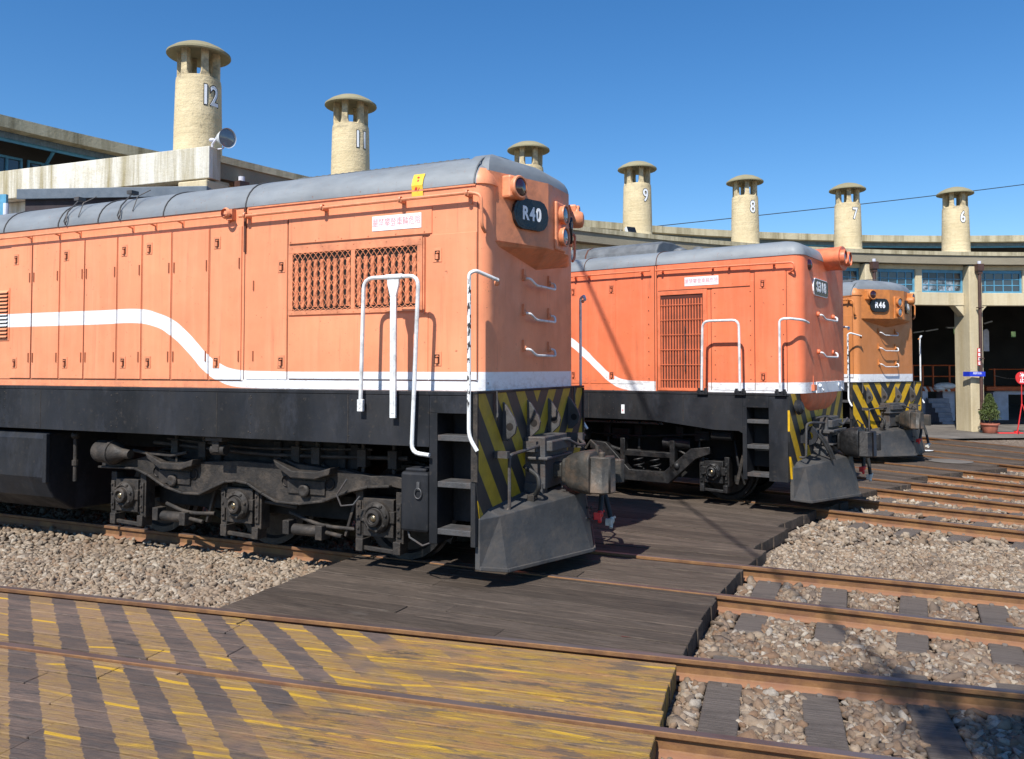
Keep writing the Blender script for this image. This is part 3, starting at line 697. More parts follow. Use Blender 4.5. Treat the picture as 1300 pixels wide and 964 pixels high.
    for a, b in gx:   # zig-zag slats behind the wire
        sl = MB(); n_ = 9; wdt = (b-a)/n_
        for k in range(n_):
            x = a+wdt*(k+.22); sl.prism([(x,-HW-.004),(x+wdt*.55,-HW-.012),(x+wdt*.60,-HW-.004)], 'z', gz0+.03, gz1-.07)
        sl.build('grille_slats', fit, gr)
        wr = MB(); cw, ch = .062, .046; nr = int((gz1-gz0)/ch)
        for r_ in range(nr+1):
            z = gz0+r_*(gz1-gz0)/nr; pts = []
            nx = int((b-a)/cw*2)
            for k in range(nx+1):
                x = a+(b-a)*k/nx; zz = z+(ch*.5 if (k+r_) % 2 == 0 else -ch*.5)*.96
                pts.append((x, -HW-.020, min(gz1, max(gz0, zz))))
            wr.tube(pts, .0042, 4)
        wr.build('wire_mesh', fit, gr)
    rv = MB()
    for k in range(9):
        for z in (3.10, 2.45): rv.ell((-2.16+k*.185,-HW-.018,z), (.008,.006,.008), 6, 4)
    for k in range(6): rv.ell((-2.19+k*.31,-HW-.011,3.165), (.009,.006,.009), 6, 4)
    rv.build('grille_rivets', fit, gr)
    MB().box(-.645,-.630,-HW-.022,-HW,2.40,3.11).build('grille_bar', fit, gr)
    # body seams
    sm = MB()
    for a in (-2.785, -2.225): sm.box(a-.004,a+.004,-HW-.0032,-HW,1.79,3.4)
    sm.box(-2.2,-.58,-HW-.013,-HW,3.128,3.134); sm.box(-.094,-.088,-HW-.003,-HW,1.80,3.40); sm.box(-7,-2.8,-HW-.003,-HW,1.772,1.779)
    sm.box(-2.2,-.09,-HW-.0031,-HW,1.789,1.795); sm.box(-2.79,-2.765,-HW-.018,-HW,3.10,3.56)
    sm.build('panel_seams', SEAM, root)
    # gutter rib at end of long roof
    rb = MB(); rb.box(-2.745,-.11,-HW-.012,-HW+.01,3.545,3.56); rb.build('gutter_rib', fit, root)
    # hand pipes along the top
    for s_ in (-1, 1):
        Y = s_*(HW+.075)
        p = MB(); p.tube([(-7.4,Y,3.475),(-2.92,Y,3.485)], .013, 8)
        for x in (-6.1,-5.6,-5.25,-4.4,-4.05,-3.65,-3.0): p.cyl((x,s_*HW,3.46), (x,Y,3.475), .010, n=6); p.box(x-.015,x+.015,s_*HW,s_*(HW+.01),3.42,3.50)
        p.build('hand_pipe', fit, root)
        p = MB(); p.tube(rounded([(-2.80,Y,3.46),(-.12,Y,3.47),(-.02,Y,3.44),(-.02,s_*(HW+.06),3.16),(-.02,s_*(HW-.01),3.12)], .08), .016, 8)
        for x in (-2.72,-1.75,-.86,-.16): p.box(x-.02,x+.02,s_*HW,s_*(HW+.09),3.44,3.475); p.box(x-.02,x+.02,s_*(HW+.0),s_*(HW+.012),3.38,3.50); p.lathe([(.03,-.012),(.034,0),(.03,.012)], (x,Y,3.467), (1,0,0), 10)
        p.build('hand_pipe', fit, root)
    if num == 'R40':
        lb = MB(); lb.lathe([(.045,0),(.06,.02),(.045,.04)], (-2.95,-HW-.09,3.50), (0,-1,0), 14); lb.box(-2.99,-2.91,-HW-.06,-HW,3.44,3.55); lb.build('lamp_bracket', fit, root)
        for x in (-4.62, -5.5):
            hk = MB()
            hk.tube([(x,-HW+.16,3.90),(x,-HW+.02,3.74),(x,-HW-.03,3.62),(x+.02,-HW-.03,3.58),(x+.04,-HW-.03,3.62),(x+.02,-HW-.01,3.70)], .008, 6)
            hk.box(x-.06,x+.02,-HW+.14,-HW+.24,3.90,3.94); hk.tube([(x+.25,-HW+.2,3.93),(x+.22,-HW+.05,3.83),(x+.2,-HW+.0,3.66)], .006, 5)
            hk.build('roof_hook', LUGM, root)
    # sign plates
    def sign(x0, x1, z0, z1, s_):
        o = MB().box(x0, x1, s_*(HW+.010), s_*(HW+.0145), z0, z1).build('sign_plate', SIGNW, root)
        text('sign_lettering', '嚴禁攀登車輛危險', (z1-z0)*.62, PALERED, o, frame_mat(((x0+x1)/2, s_*(HW+.0146), (z0+z1)/2), (-s_,0,0), (0,0,1)), .0006, 0, 1.0, xs=(x1-x0)*.92/(8*(z1-z0)*.62*.93))
    sign(-1.21,-.67,3.205,3.345,-1)
    if num == 'R40':
        # warning sticker curving onto the roof edge
        pts = [(3.50,0),(3.56,-.002),(3.60,-.010),(3.66,.010),(3.715,.042)]
        m = MB(); v = []
        for z, i_ in pts: v += [(-.775,-(HW-i_)-.010,z),(-.655,-(HW-i_)-.010,z)]
        m.add(v, [(2*i, 2*i+1, 2*i+3, 2*i+2) for i in range(4)])
        o = m.build('warning_sticker', STICKY, root)
        b = MB(); y = -HW-.012; b.add([(-.735,y-.004,3.60),(-.705,y-.004,3.60),(-.70,y+.008,3.655),(-.715,y+.008,3.655)], [(0,1,2,3)]); b.add([(-.745,y-.002,3.555),(-.72,y-.002,3.555),(-.705,y-.006,3.60),(-.728,y-.006,3.60)], [(0,1,2,3)]); b.add([(-.715,y-.001,3.54),(-.70,y-.002,3.555),(-.675,y-.004,3.59),(-.69,y-.004,3.585)], [(0,1,2,3)]); b.ell((-.712,y+.018,3.675), (.014,.004,.012), 8, 5); b.build('bolt_symbol', RED, o)
    # nose number box: angled faces meeting a central lamp panel
    m = MB(); bx, by, zb, zt = .25, .28, 3.06, 3.70
    base = [(-.25,-1.02),(-.03,-1.02),(bx,-by),(bx,by),(-.03,1.02),(-.25,1.02)]
    def ins(i_): return [(-.25,-1.02+i_),(-.03-i_*.35,-1.02+i_),(bx-i_,-by+i_*.35),(bx-i_,by-i_*.35),(-.03-i_*.35,1.02-i_),(-.25,1.02-i_)]
    rings = [[(x, y, zb) for x, y in base], [(x, y, zt) for x, y in base]]
    m.loft(rings, smooth=False, capt=False); nb = m.build('number_box', fit, root, .012)
    m = MB(); m.loft([[(x, y, z) for x, y in ins(i_)] for z, i_ in ((3.70,0),(3.75,.012),(3.80,.04),(3.845,.09),(3.885,.16),(3.915,.26),(3.935,.40))], capb=False, capt=True)
    m.build('box_cap', ROOFGREY2, nb)
    # underside wedge
    m = MB(); u = [(0,-.96,3.06),(bx-.01,-by,3.06),(bx-.01,by,3.06),(0,.96,3.06),(-.01,-.9,3.02),(.0,0,2.90),(-.01,.9,3.02)]
    m.add(u, [(0,1,4),(1,5,4),(1,2,5),(2,6,5),(2,3,6),(0,4,5,6,3)]); m.build('box_underside', fit, nb)
    for s_ in (-1, 1):
        A = Vector((-.03, s_*1.02, 0)); B = Vector((bx, s_*by, 0)); d = (B-A).normalized(); nrm = Vector((d.y*-s_*-1, 0, 0))
        nrm = Vector((abs(d.y), s_*abs(d.x), 0)).normalized()
        mid = A.lerp(B, .655); c = mid+nrm*.004; c.z = 3.355
        # plate: stadium shape
        W, H = .235, .145; pl = []
        for k in range(7): a = rad(90-180*k/6); pl.append((W-H+.03+ (H-.03)*math.cos(a), H*math.sin(a)))
        for k in range(7): a = rad(270-180*k/6); pl.append((-(W-H+.03)+(H-.03)*math.cos(a), H*math.sin(a)))
        def plate(name, k, y0, y1, mt, par):
            mm = MB(); mm.loft([[tuple(c+d*(px*k)+Vector((0,0,1))*(pz*k)+nrm*t_) for px, pz in pl] for t_ in (y0, y1)], smooth=False)
            return mm.build(name, mt, par, .003)
        po = plate('number_plate', 1.0, 0, .035, PLATEBK, root)
        plate('plate_face', .88, .034, .037, PLATEBK, po)
        xd = d if s_ == -1 else -d
        text('plate_number', num, .175, WLET, po, frame_mat(c+nrm*.0375, xd, (0,0,1)), .002, .006, 1.22, xs=.80)
        # marker lamp above the plate
        p = A.lerp(B, .34)+nrm*.02; p.z = 3.575
        lp = MB(); lp.loft([[tuple(p+d*a*.105+Vector((0,0,b*.105))+Vector((.07,0,0))*t_+nrm*(.0 if t_ else -.05)) for a, b in ((-1,-1),(1,-1),(1,1),(-1,1))] for t_ in (0, 1)], smooth=False)
        lo_ = lp.build('marker_lamp', fit, root, .02)
        q = p+Vector((.07,0,0)); ax = Vector((1, s_*.25, 0)).normalized()
        MB().lathe([(.10,-.03),(.108,.02),(.100,.035),(.086,.035),(.084,.012)], q, ax, 26).build('lamp_rim', fit, lo_)
        MB().lathe([(.086,.012),(.075,.03),(.045,.042),(0,.047)], q, ax, 26).build('lens', REDLENS, lo_)
    # twin headlights on a plate
    pl = MB(); pl.box(bx-.01, bx+.03, -.13, .13, 3.07, 3.56)
    hp = pl.build('headlight_plate', fit, root, .03, segs=3)
    for z in (3.435, 3.215):
        h_ = MB().lathe([(.088,-.02),(.092,.035),(.100,.05),(.098,.065),(.086,.065),(.082,.04)], (bx+.02,0,z), (1,0,0), 28).build('headlight', fit, root)
        MB().lathe([(.084,.045),(.065,.015),(.03,.005),(0,.003)], (bx+.02,0,z), (1,0,0), 28).build('reflector', SILVER, h_)
        MB().lathe([(.085,.046),(.065,.056),(.03,.061),(0,.062)], (bx+.02,0,z), (1,0,0), 28).build('lens', LENS, h_)
    # class lamp sticking out on the far side
    m = MB().lathe([(.0,-.02),(.085,-.02),(.09,.0),(.09,.10),(.075,.125),(.04,.138),(0,.14)], (bx-.10,.62,3.50), (1,.35,0), 24); m.build('class_lamp', fit, root)
    # grab irons on the nose face
    for z in (2.72, 2.38, 2.03):
        zz = z
        pts = [(0,-.32,zz+.06),(.075,-.32,zz+.06),(.095,-.22,zz),(.095,.22,zz),(.095,.30,zz+.0),(.07,.33,zz+.07),(0,.33,zz+.07)]
        g = MB().tube(rounded(pts, .045), .012, 8).build('grab_iron', WHITEP, root)
        b = MB()
        for y in (-.32, .33): b.ell((.01,y,zz+.07), (.03,.028,.032), 10, 6); b.box(0,.02,y-.025,y+.025,zz+.04,zz+.15)
        b.build('iron_bracket', fit, g)
    # sill, steps, pilot
    sill_and_steps(root)
    m = MB(); m.box(-.03, .012, -1.345, 1.345, .92, 1.695); m.prism([(-1.345,.92),(1.345,.92),(1.20,.22),(-1.20,.22)], 'x', -.03, .012)
    pil = m.build('pilot_plate', haz, root)
    MB().box(-.06,.03,-1.36,1.36,1.683,1.705).build('pilot_top_edge', BLACK, root, .004)
    for y in (-1.347, 1.347): MB().box(-.03,.03,y-.012,y+.012,.93,1.68).build('pilot_edge_strip', TRUCK, root)
    plowshape(root)
    coupler(root, .62, .90)
    for y, z in ((-.80,1.40),(-.24,1.40),(.30,1.40),(.88,1.40)): lug(root, y, z, mat=LUGM)
    # cut levers and hanging rods
    m = MB(); m.tube(rounded([(.05,-.98,.62),(.12,-.90,.62),(.12,-.90,1.12),(.14,-.80,1.13),(.16,.0,1.17),(.30,.08,1.20),(.34,.30,1.12),(.30,.62,1.10),(.16,.80,1.15),(.14,1.05,1.16)], .05), .016, 7)
    m.box(.0,.14,-.99,-.93,1.10,1.16); m.box(.0,.15,-.36,-.30,1.10,1.20); m.box(.0,.2,.82,.88,1.04,1.2)
    m.build('cut_lever', LUGM, root)
    m = MB()
    for y in (-.98, 1.02): m.tube([(.03,y,1.70),(.035,y,1.48),(.05,y-.03,1.44),(.06,y-.05,1.47),(.06,y-.04,1.50)], .011, 6)
    m.build('chain_hook', LUGM, root)
    ch = MB()
    for (a, b) in (((.36,-.30,.60),(.55,.12,.42)), ((.30,-.10,.74),(.52,.12,.52))):
        A, B = Vector(a), Vector(b)
        for k in range(9):
            p = A.lerp(B, k/8)+Vector((.02,0,-.05*math.sin(PI*k/8))); ch.ell(p, (.016,.022,.012) if k % 2 else (.012,.012,.02), 8, 5)
    ch.build('safety_chain', TRUCK3, root)
    hose(root, [(.16,.30,.98),(.45,.34,.92),(.60,.30,.70),(.62,.16,.46)], RED)
    hose(root, [(.14,.48,1.0),(.42,.56,.92),(.52,.60,.62),(.62,.52,.34)], WHITEV)
    hose(root, [(.10,-.52,.98),(.26,-.56,.90),(.28,-.58,.80),(.20,-.52,.70)], TRUCK, .022)
    # handrails
    for s_ in (-1, 1):
        Y = s_*1.40
        handrail(root, [(.05,Y,1.20),(-.03,Y+s_*.0,1.32),(-.03,Y,2.72),(.02,Y-s_*.02,2.745),(.12,s_*1.14,2.68)], .017, CHIP if s_ < 0 else WHITEP, .08)
        hb = MB().ell((.10,s_*1.12,2.66), (.03,.02,.03) if s_ < 0 else (.02,.02,.02), 10, 6); hb.build('handrail_socket', fit, root)
    Y = -1.40
    handrail(root, [(-1.145,Y,1.58),(-1.115,Y,2.725),(-.535,Y,2.725),(-.60,Y,1.16),(-.42,Y,1.145)], .019, WHITEP, .10)
    m = MB(); m.box(-1.175,-1.115,Y-.015,Y+.02,1.51,1.62); m.cyl((-1.145,Y-.02,1.55), (-1.145,Y+.03,1.55), .012, n=8); m.build('rail_foot', WHITEP, root, .006)
    m = MB(); m.box(-.825,-.765,Y-.012,Y+.012,1.46,2.62); m.prism([(-.825,2.55),(-.765,2.55),(-.735,2.66),(-.735,2.71),(-.855,2.71),(-.855,2.66)], 'y', Y-.014, Y+.014)
    m.box(-.812,-.778,Y-.016,Y-.012,1.5,2.55)
    m.lathe([(.023,-.09),(.026,-.085),(.026,.085),(.023,.09)], (-.79,Y,2.725), (1,0,0), 12); m.build('centre_post', WHITEP, root, .006)
    # handrail stubs on far side kept simple
    handrail(root, [(-1.145,1.40,1.58),(-1.115,1.40,2.725),(-.535,1.40,2.725),(-.60,1.40,1.16),(-.42,1.40,1.145)], .019, WHITEP, .10)
    # equipment box beside steps
    m = MB(); m.box(-.74,-.455,-1.36,-1.05,.455,.985); bxo = m.build('sand_box', BLACK, root, .025, )
    MB().box(-.70,-.49,-1.34,-1.10,.985,1.015).build('box_lid', BLACK, bxo, .01)
    q = MB(); q.tube([(-.55+.035*math.cos(2*PI*k/16),-1.375,.80+.045*math.sin(2*PI*k/16)) for k in range(16)], .006, 5, closed=True); q.box(-.565,-.535,-1.375,-1.36,.83,.90); q.build('pull_ring', LUGM, bxo)
    m = MB(); m.tube([(-.70,-1.30,.47),(-.66,-1.33,.40),(-.52,-1.34,.34),(-.42,-1.34,.38),(-.40,-1.33,.50)], .009, 6); m.build('sand_pipe', LUGM, root); m = MB(); m.tube([(-1.45,-1.18,.85),(-1.55,-1.2,.70),(-1.50,-1.2,.60),(-1.36,-1.2,.62),(-1.30,-1.18,.70)], .009, 6)
    m.build('sand_pipe', LUGM, root)
    # tank, underframe, trucks
    pr = [(-1.30,1.17),(-1.34,1.10),(-1.34,.66),(-1.22,.42),(-.95,.24),(.95,.24),(1.22,.42),(1.34,.66),(1.34,1.10),(1.30,1.17)]
    m = MB(); m.prism(pr, 'x', -8.6, -5.50); tk = m.build('fuel_tank', BLACK, root, .02)
    MB().box(-5.52,-5.46,-1.352,-1.30,.60,1.16).build('tank_flange', BLACK, tk, .008)
    m = MB(); m.box(LEN,-.06,-.95,.95,1.18,1.66); m.box(-13,-.1,-.38,.38,.95,1.19); m.build('underframe', DARK, root)
    m = MB(); m.cyl((-5.2,-1.18,.62), (-5.2,-1.18,1.14), .022, n=10); m.ell((-5.2,-1.18,1.14), (.05,.05,.045)); m.cyl((-5.2,-1.18,.80), (-5.2,-1.18,.86), .035, n=10); m.build('filler_pipe', TRUCK, root)
    m = MB(); m.lathe([(0,0),(.11,.0),(.125,.03),(.125,.22),(.14,.225),(.14,.26),(.125,.265),(.11,.30),(.06,.40),(.05,.50),(0,.5)], (-4.83,-1.17,.98), (1,0,-.04), 24); m.build('air_cylinder', TRUCK, root)
    m = MB(); m.tube([(-4.35,-1.12,1.0),(-4.1,-1.15,.98),(-3.75,-1.15,.97),(-3.55,-1.12,1.01)], .018, 7); m.tube([(-3.7,-1.12,.98),(-3.7,-1.12,.86)], .012, 6); m.build('brake_pipe', TRUCK, root)
    m = MB(); m.box(-3.12,-2.90,-1.30,-1.10,1.16,1.205); m.box(-3.05,-2.96,-1.28,-1.16,1.05,1.17); m.lathe([(.0,-.09),(.055,-.09),(.055,.09),(0,.09)], (-3.0,-1.22,1.07), (1,0,0), 14); m.build('side_bearing', TRUCK, root, .005)
    make_trucks(root, -2.87, TRUCK); make_trucks(root, -10.6, TRUCK)
    # dark backing plates behind truck (bolster, motors)
    m = MB(); m.box(-4.3,-.9,-.80,.80,.38,.62); m.box(-3.9,-1.5,-.95,-.90,.86,1.18)
    for x in (-2.5,-2.0,-1.7,-1.55,-3.3): m.box(x,x+.09,-.99,-.95,.92,1.16)
    cl = MB()
    for (xa, za, xb, zb_, r_) in ((-4.2,1.08,-.9,1.05,.022),(-4.0,1.13,-1.3,1.12,.015),(-3.6,.72,-2.2,.50,.02),(-1.9,.95,-1.2,.60,.018),(-2.3,.45,-1.5,.34,.02),(-4.0,.42,-3.3,.36,.022)): cl.tube(rounded([(xa,-.97,za),((xa+xb)/2,-1.0,(za+zb_)/2-.05),(xb,-.97,zb_)], .3), r_, 7)
    for x in (-3.85,-3.45,-2.2,-1.95,-1.4,-1.05): cl.box(x-.05,x+.05,-1.02,-.93,.95,1.12); cl.cyl((x,-.98,.9), (x,-.98,1.18), .022, n=8)
    cl.build('truck_pipework', TRUCK, root, .004)
    m.build('traction_motors', DARK, root, .01)
    return root
ROOFGREY3 = simple('dark_roof_joint', (.05,.05,.055), .7, bump=0)
ROOFGREY2 = simple('grey_cap_paint', GREY, .5, var=.2, scale=2.2)

def build_S(loc, rz):
    root = thing('diesel_locomotive', 'vermilion diesel locomotive numbered S318, middle of the three, with slatted door', 'locomotive', loc, rz, 'locomotives in front of the roundhouse')
    HW = 1.12; NX = .13; LEN = -13.0; Z0 = 1.57; fit = VERM
    m = MB(); m.loft([[(x, y, z) for x, y in outline(LEN, NX, HW, .15)] for z in (Z0, 1.8, 3.0, 3.41)], capt=False)
    m.build('hood', P318, root)
    m = MB(); prof = [(3.41,0),(3.412,-.010),(3.45,-.006),(3.51,.015),(3.555,.05),(3.59,.10),(3.615,.17),(3.635,.26),(3.65,.38),(3.66,.55),(3.665,.8)]
    m.loft([[(x, y, z) for x, y in outline(LEN, NX, HW, .15, i_)] for z, i_ in prof], capb=False); roof = m.build('roof', P318, root)
    # raised casing on the roof
    m = MB(); sec = [(-.62,3.60),(-.60,3.72),(-.52,3.82),(-.36,3.88),(0,3.90),(.36,3.88),(.52,3.82),(.60,3.72),(.62,3.60)]
    m.prism(sec, 'x', -9, -2.32); rc = m.build('raised_casing', ROOFGREY, root, .02)
    m = MB(); m.prism([(y*1.0, 3.60+(z-3.60)*1.03) for y, z in sec], 'x', -3.66, -3.63); m.build('casing_rib', SEAM, rc)
    m = MB(); m.lathe([(0,0),(.12,0),(.13,.04),(.11,.10),(.05,.13),(0,.135)], (-2.05,-.3,3.63), (0,0,1), 16); m.box(-2.3,-1.6,-.32,-.28,3.66,3.70); m.ell((-1.75,-.3,3.70), (.1,.07,.06)); m.build('roof_horn', ROOFGREY, root)
    for x in (-2.07, -3.35):
        MB().tube([(x, -(HW-i_)-.003, z+.002) for z, i_ in prof[1:]], .007, 5).build('roof_joint', SEAM, roof)
    # chin below the body at the nose
    m = MB(); m.loft([[(x, y, z) for x, y in outline(-1.2, NX-dx, .96-dy, .3, 0)] for z, dx, dy in ((1.565,0.03,0),(1.50,.03,.02),(1.42,.05,.08),(1.34,.09,.20),(1.27,.16,.36))])
    m.build('nose_chin', fit, root)
    # panels
    for a, b in ((-3.62,-3.28),(-3.24,-2.78),(-2.74,-2.30)):
        d = MB().box(a, b, -HW-.006, -HW+.01, 1.67, 3.25).build('access_door', P318, root, .003)
        if b != -3.28:
            pass
        for z in (3.10, 1.80): louvre_latch(d, {-3.28:-3.56,-2.78:-2.85,-2.30:-2.68}[b], z, -1, HW+.006, fit) if b != -2.30 else None
    d = MB().box(-1.17, -.55, -HW-.006, -HW+.01, 1.60, 3.10).build('access_door', P318, root, .003)
    d = MB().box(-.53, -.10, -HW-.007, -HW+.01, 1.60, 3.22).build('access_door', P318, root, .003)
    for z in (3.05, 1.79): louvre_latch(d, -.42, z, -1, HW+.007, fit)
    MB().box(-2.04,-.60,-HW-.010,-HW+.01,3.03,3.40).build('upper_panel', P318, root, .003)
    sm = MB()
    for x in (-2.06,-2.10): sm.box(x-.003,x+.003,-HW-.012,-HW,1.58,3.40)
    for x in (-1.19,-.54,-.085): sm.box(x-.003,x+.003,-HW-.0085,-HW,1.60,3.2)
    sm.box(-2.04,-.60,-HW-.0125,-HW,3.022,3.028); sm.build('panel_seams', SEAM, root)
    rv = MB()
    for k in range(7):
        for x in (-1.13,-.60,-.13,-2.2): rv.ell((x,-HW-.008,1.75+k*.2), (.008,.005,.008), 6, 4)
    rv.build('rivets', SEAM, root)
    # slatted door
    fr = MB(); x0, x1, z0, z1 = -2.0,-1.315,1.62,2.96
    fr.box(-2.05,x0,-HW-.016,-HW+.01,1.58,3.02); fr.box(x1,-1.25,-HW-.016,-HW+.01,1.58,3.02); fr.box(x0,x1,-HW-.0158,-HW+.01,z1,3.02); fr.box(x0,x1,-HW-.0158,-HW+.01,1.58,z0)
    dr = fr.build('slatted_door', fit, root, .003)
    MB().box(x0,x1,-HW-.003,-HW-.0005,z0,z1).build('door_recess', REDSLOT, dr)
    sl = MB(); n_ = 15
    for k in range(n_):
        x = x0+(x1-x0)*(k+.5)/n_; sl.obox((x,-HW-.012,(z0+z1)/2-.03), (.021,.004,z1-z0-.06), Matrix.Rotation(rad(48), 3, 'Z'))
    sl.build('door_slats', fit, dr)
    hb = MB()
    for k in range(6): z = z0+.12+k*.215; hb.box(x0,x1,-HW-.028,-HW-.024,z-.0035,z+.0035)
    hb.build('door_crossbar', fit, dr)
    MB().box(-1.60,-1.585,-HW-.03,-HW-.026,1.85,2.5).build('door_chain', STEEL, dr)
    o = MB().box(-1.60,-1.07,-HW-.0145,-HW-.010,3.075,3.20).build('sign_plate', SIGNW, root)
    text('sign_lettering', '嚴禁攀登車輛危險', .072, PALERED, o, frame_mat((-1.335,-HW-.0146,3.137), (1,0,0), (0,0,1)), .0006, 0, 1.0, xs=.53*.92/(8*.072*.93))
    for s_ in (-1, 1):
        Y = s_*(HW+.07)
        p = MB(); p.tube([(-7,Y,3.32),(-2.14,Y,3.33)], .013, 8)
        for x in (-3.5,-3.25,-2.3): p.box(x-.015,x+.015,s_*HW,s_*(HW+.08),3.30,3.33); p.box(x-.02,x+.02,s_*HW,s_*(HW+.012),3.26,3.36)
        p.build('hand_pipe', fit, root)
        p = MB(); p.tube(rounded([(-2.05,Y,3.325),(.04,Y,3.30),(.05,Y,3.20),(-.05,s_*(HW+.0),3.17)], .06), .014, 8)
        for x in (-1.95,-1.15,-.9,-.25): p.box(x-.015,x+.015,s_*HW,s_*(HW+.08),3.29,3.325); p.box(x-.02,x+.02,s_*HW,s_*(HW+.012),3.25,3.36)
        p.build('hand_pipe', fit, root)
    # nose fittings
    q = (NX-.02, -.80, 3.30)
    MB().lathe([(.085,-.02),(.09,.015),(.08,.02),(.075,.01)], q, (1,-.35,0), 22).build('marker_lamp', fit, root)
    MB().lathe([(.082,.0),(.07,.035),(.04,.055),(0,.062)], q, (1,-.35,0), 22).build('lens', REDLENS, bpy.data.objects['marker_lamp'] if False else root)
    W, H = .37, .12; cz = 3.02; cy = -.28
    pl = [(W-.08+.08*math.cos(rad(90-180*k/6)), H*math.sin(rad(90-180*k/6))) for k in range(7)]+[(-(W-.08)+.08*math.cos(rad(270-180*k/6)), H*math.sin(rad(270-180*k/6))) for k in range(7)]
    m = MB(); m.loft([[(NX+t_, cy+a, cz+b) for a, b in pl] for t_ in (0, .02)], smooth=False); po = m.build('number_plate', WLET, root, .002)
    m = MB(); m.loft([[(NX+t_, cy+a*.965, cz+b*.91) for a, b in pl] for t_ in (.0205, .024)], smooth=False); m.build('plate_face', PLATEBK, po)
    text('plate_number', 'S318', .19, WLET, po, frame_mat((NX+.0245,cy,cz), (0,1,0), (0,0,1)), .002, .007, 1.06, xs=1.22)
    m = MB(); hc = [(0.0,3.30)]
    # headlamp housing: horizontal drum with twin lamps
    m.loft([[(x, .14+.27*sc*math.cos(2*PI*k/28)*1.0, 3.47+.165*sc*math.sin(2*PI*k/28)) for k in range(28)] for x, sc in ((-.1,.95),(.30,1.0),(.33,1.04),(.36,1.04),(.365,.9))]); hh = m.build('headlamp_housing', fit, root)
    for y in (.01, .27):
        h_ = MB().lathe([(.10,-.03),(.108,.05),(.10,.07),(.09,.07),(.088,.03)], (.36,y,3.47), (1,0,0), 24).build('headlight', fit, hh)
        MB().lathe([(.092,.04),(.07,.055),(0,.062)], (.36,y,3.47), (1,0,0), 24).build('headlight_lens', LENS, hh)
    for z in (2.58, 2.06):
        pts = [(NX,-.42,z+.06),(NX+.07,-.42,z+.06),(NX+.09,-.32,z),(NX+.09,.30,z),(NX+.07,.36,z+.06),(NX,.36,z+.07)]
        g = MB().tube(rounded(pts, .045), .013, 8).build('grab_iron', WHITEP, root)
        b = MB()
        for y in (-.42, .36): b.ell((NX+.01,y,z+.07), (.035,.03,.035), 10, 6)
        b.build('iron_bracket', fit, g)
    m = MB(); m.box(NX-.02,NX+.012,-.52,.80,1.56,1.715); wp = m.build('white_nose_board', SIGNW, root, .004)
    for y in (-.40, .62): b = MB(); b.ell((NX+.02,y,1.66), (.03,.025,.03), 10, 6); b.tube([(NX+.01,y,1.66),(NX+.06,y+.03,1.60),(NX+.05,y+.08,1.58)], .010, 6); b.build('board_bolt', SIGNW, wp)
    m = MB(); m.box(NX-.05,NX+.04,-.74,-.62,1.60,1.68); m.cyl((NX-.0,-.66,1.66), (NX-.0,-.66,1.80), .008, n=6); m.build('tail_lamp_bracket', fit, root)
    # frame
    wedge = [(-13,1.155),(-2.0,1.155),(-1.05,1.06),(-.70,1.06),(-.645,1.03),(-.645,1.535),(-13,1.535)]
    sill_and_steps(root, -.585, -.275, 1.57, 1.155, 1.35, -13, BLACK, (1.20,.865,.495), wedge, .06, .42, .26)
    for x in (-1.23,-.67,-.10):
        b = MB()
        for d in (-.05, .05): b.cyl((x+d,-1.37,1.56), (x+d,-1.37,1.63), .022, n=8)
        b.box(x-.08,x+.08,-1.385,-1.345,1.54,1.60); b.build('rail_foot', BLACK, root, .004)
    st = MB().box(-2.555,-2.50,-1.3535,-1.3515,1.24,1.37).build('small_label', SIGNW, root)
    MB().box(-2.535,-2.52,-1.3545,-1.3536,1.27,1.30).build('label_mark', RED, st)
    m = MB(); m.prism([(-1.345,.95),(1.345,.95),(1.22,.34),(-1.22,.34)], 'x', -.03, .012); m.box(-.03,.012,-1.345,1.345,.95,1.565); m.build('pilot_plate', HAZ46, root)
    # left wing of the pilot: striped side of the end column
    plowshape(root, (.14,.62), .44, 1.25)
    coupler(root, .60, .88, TRUCK3)
    for y in (-.95,):
        m = MB(); m.lathe([(.06,-.02),(.12,-.02),(.12,.03),(.06,.03),(.055,0),(.06,-.02)], (.12,y+.10,1.0), (0,1,0), 22); m.box(.0,.12,y+.07,y+.13,.90,1.08); m.build('towing_eye', BLACK, root)
        m = MB(); m.lathe([(.0,0),(.10,.0),(.10,.05),(.06,.09),(0,.09)], (.02,y-.12,1.38), (1,0,.3), 18); m.build('buffer_cap', BLACK, root)
    m = MB(); m.box(.0,.32,-.34,.34,1.02,1.05); m.box(0,.30,-.32,.32,.84,.86); m.box(0,.28,-.32,.32,.66,.68); m.build('draft_shelf', LUGM, root, .004)
    m = MB(); m.tube(rounded([(.03,-.98,.72),(.12,-1.0,.72),(.13,-1.0,1.16),(.16,-.9,1.18),(.18,-.2,1.14),(.26,.2,1.08),(.2,.9,1.14)], .05), .016, 7); m.tube(rounded([(.12,-.5,1.22),(.2,-.3,1.24),(.3,.2,1.1),(.22,.8,1.16)], .05), .014, 6); m.build('cut_lever', LUGM, root)
    for y in (-.62,-.5, .5): 
        MB().tube(rounded([(.05,y,1.1),(.2,y,.98),(.3,y+.05,.8),(.34,y+.1,.66)], .1), .02, 7).build('air_hose', HOSE, root)
    hose(root, [(.14,.34,.98),(.42,.40,.90),(.55,.40,.70),(.55,.36,.48)], RED); hose(root, [(.14,.52,.98),(.42,.60,.86),(.55,.66,.62),(.58,.66,.34)], WHITEV)
    for s_ in (-1, 1):
        Y = s_*1.39
        handrail(root, [(-1.23,Y,1.60),(-1.21,Y,2.55),(-.67,Y,2.55),(-.66,Y,1.60)], .018, WHITEP, .10)
        handrail(root, [(-.10,Y,1.60),(-.10,Y,2.54),(.02,Y,2.55),(.17,s_*1.20,2.53),(.19,s_*1.05,2.50)], .017, WHITEP, .08)
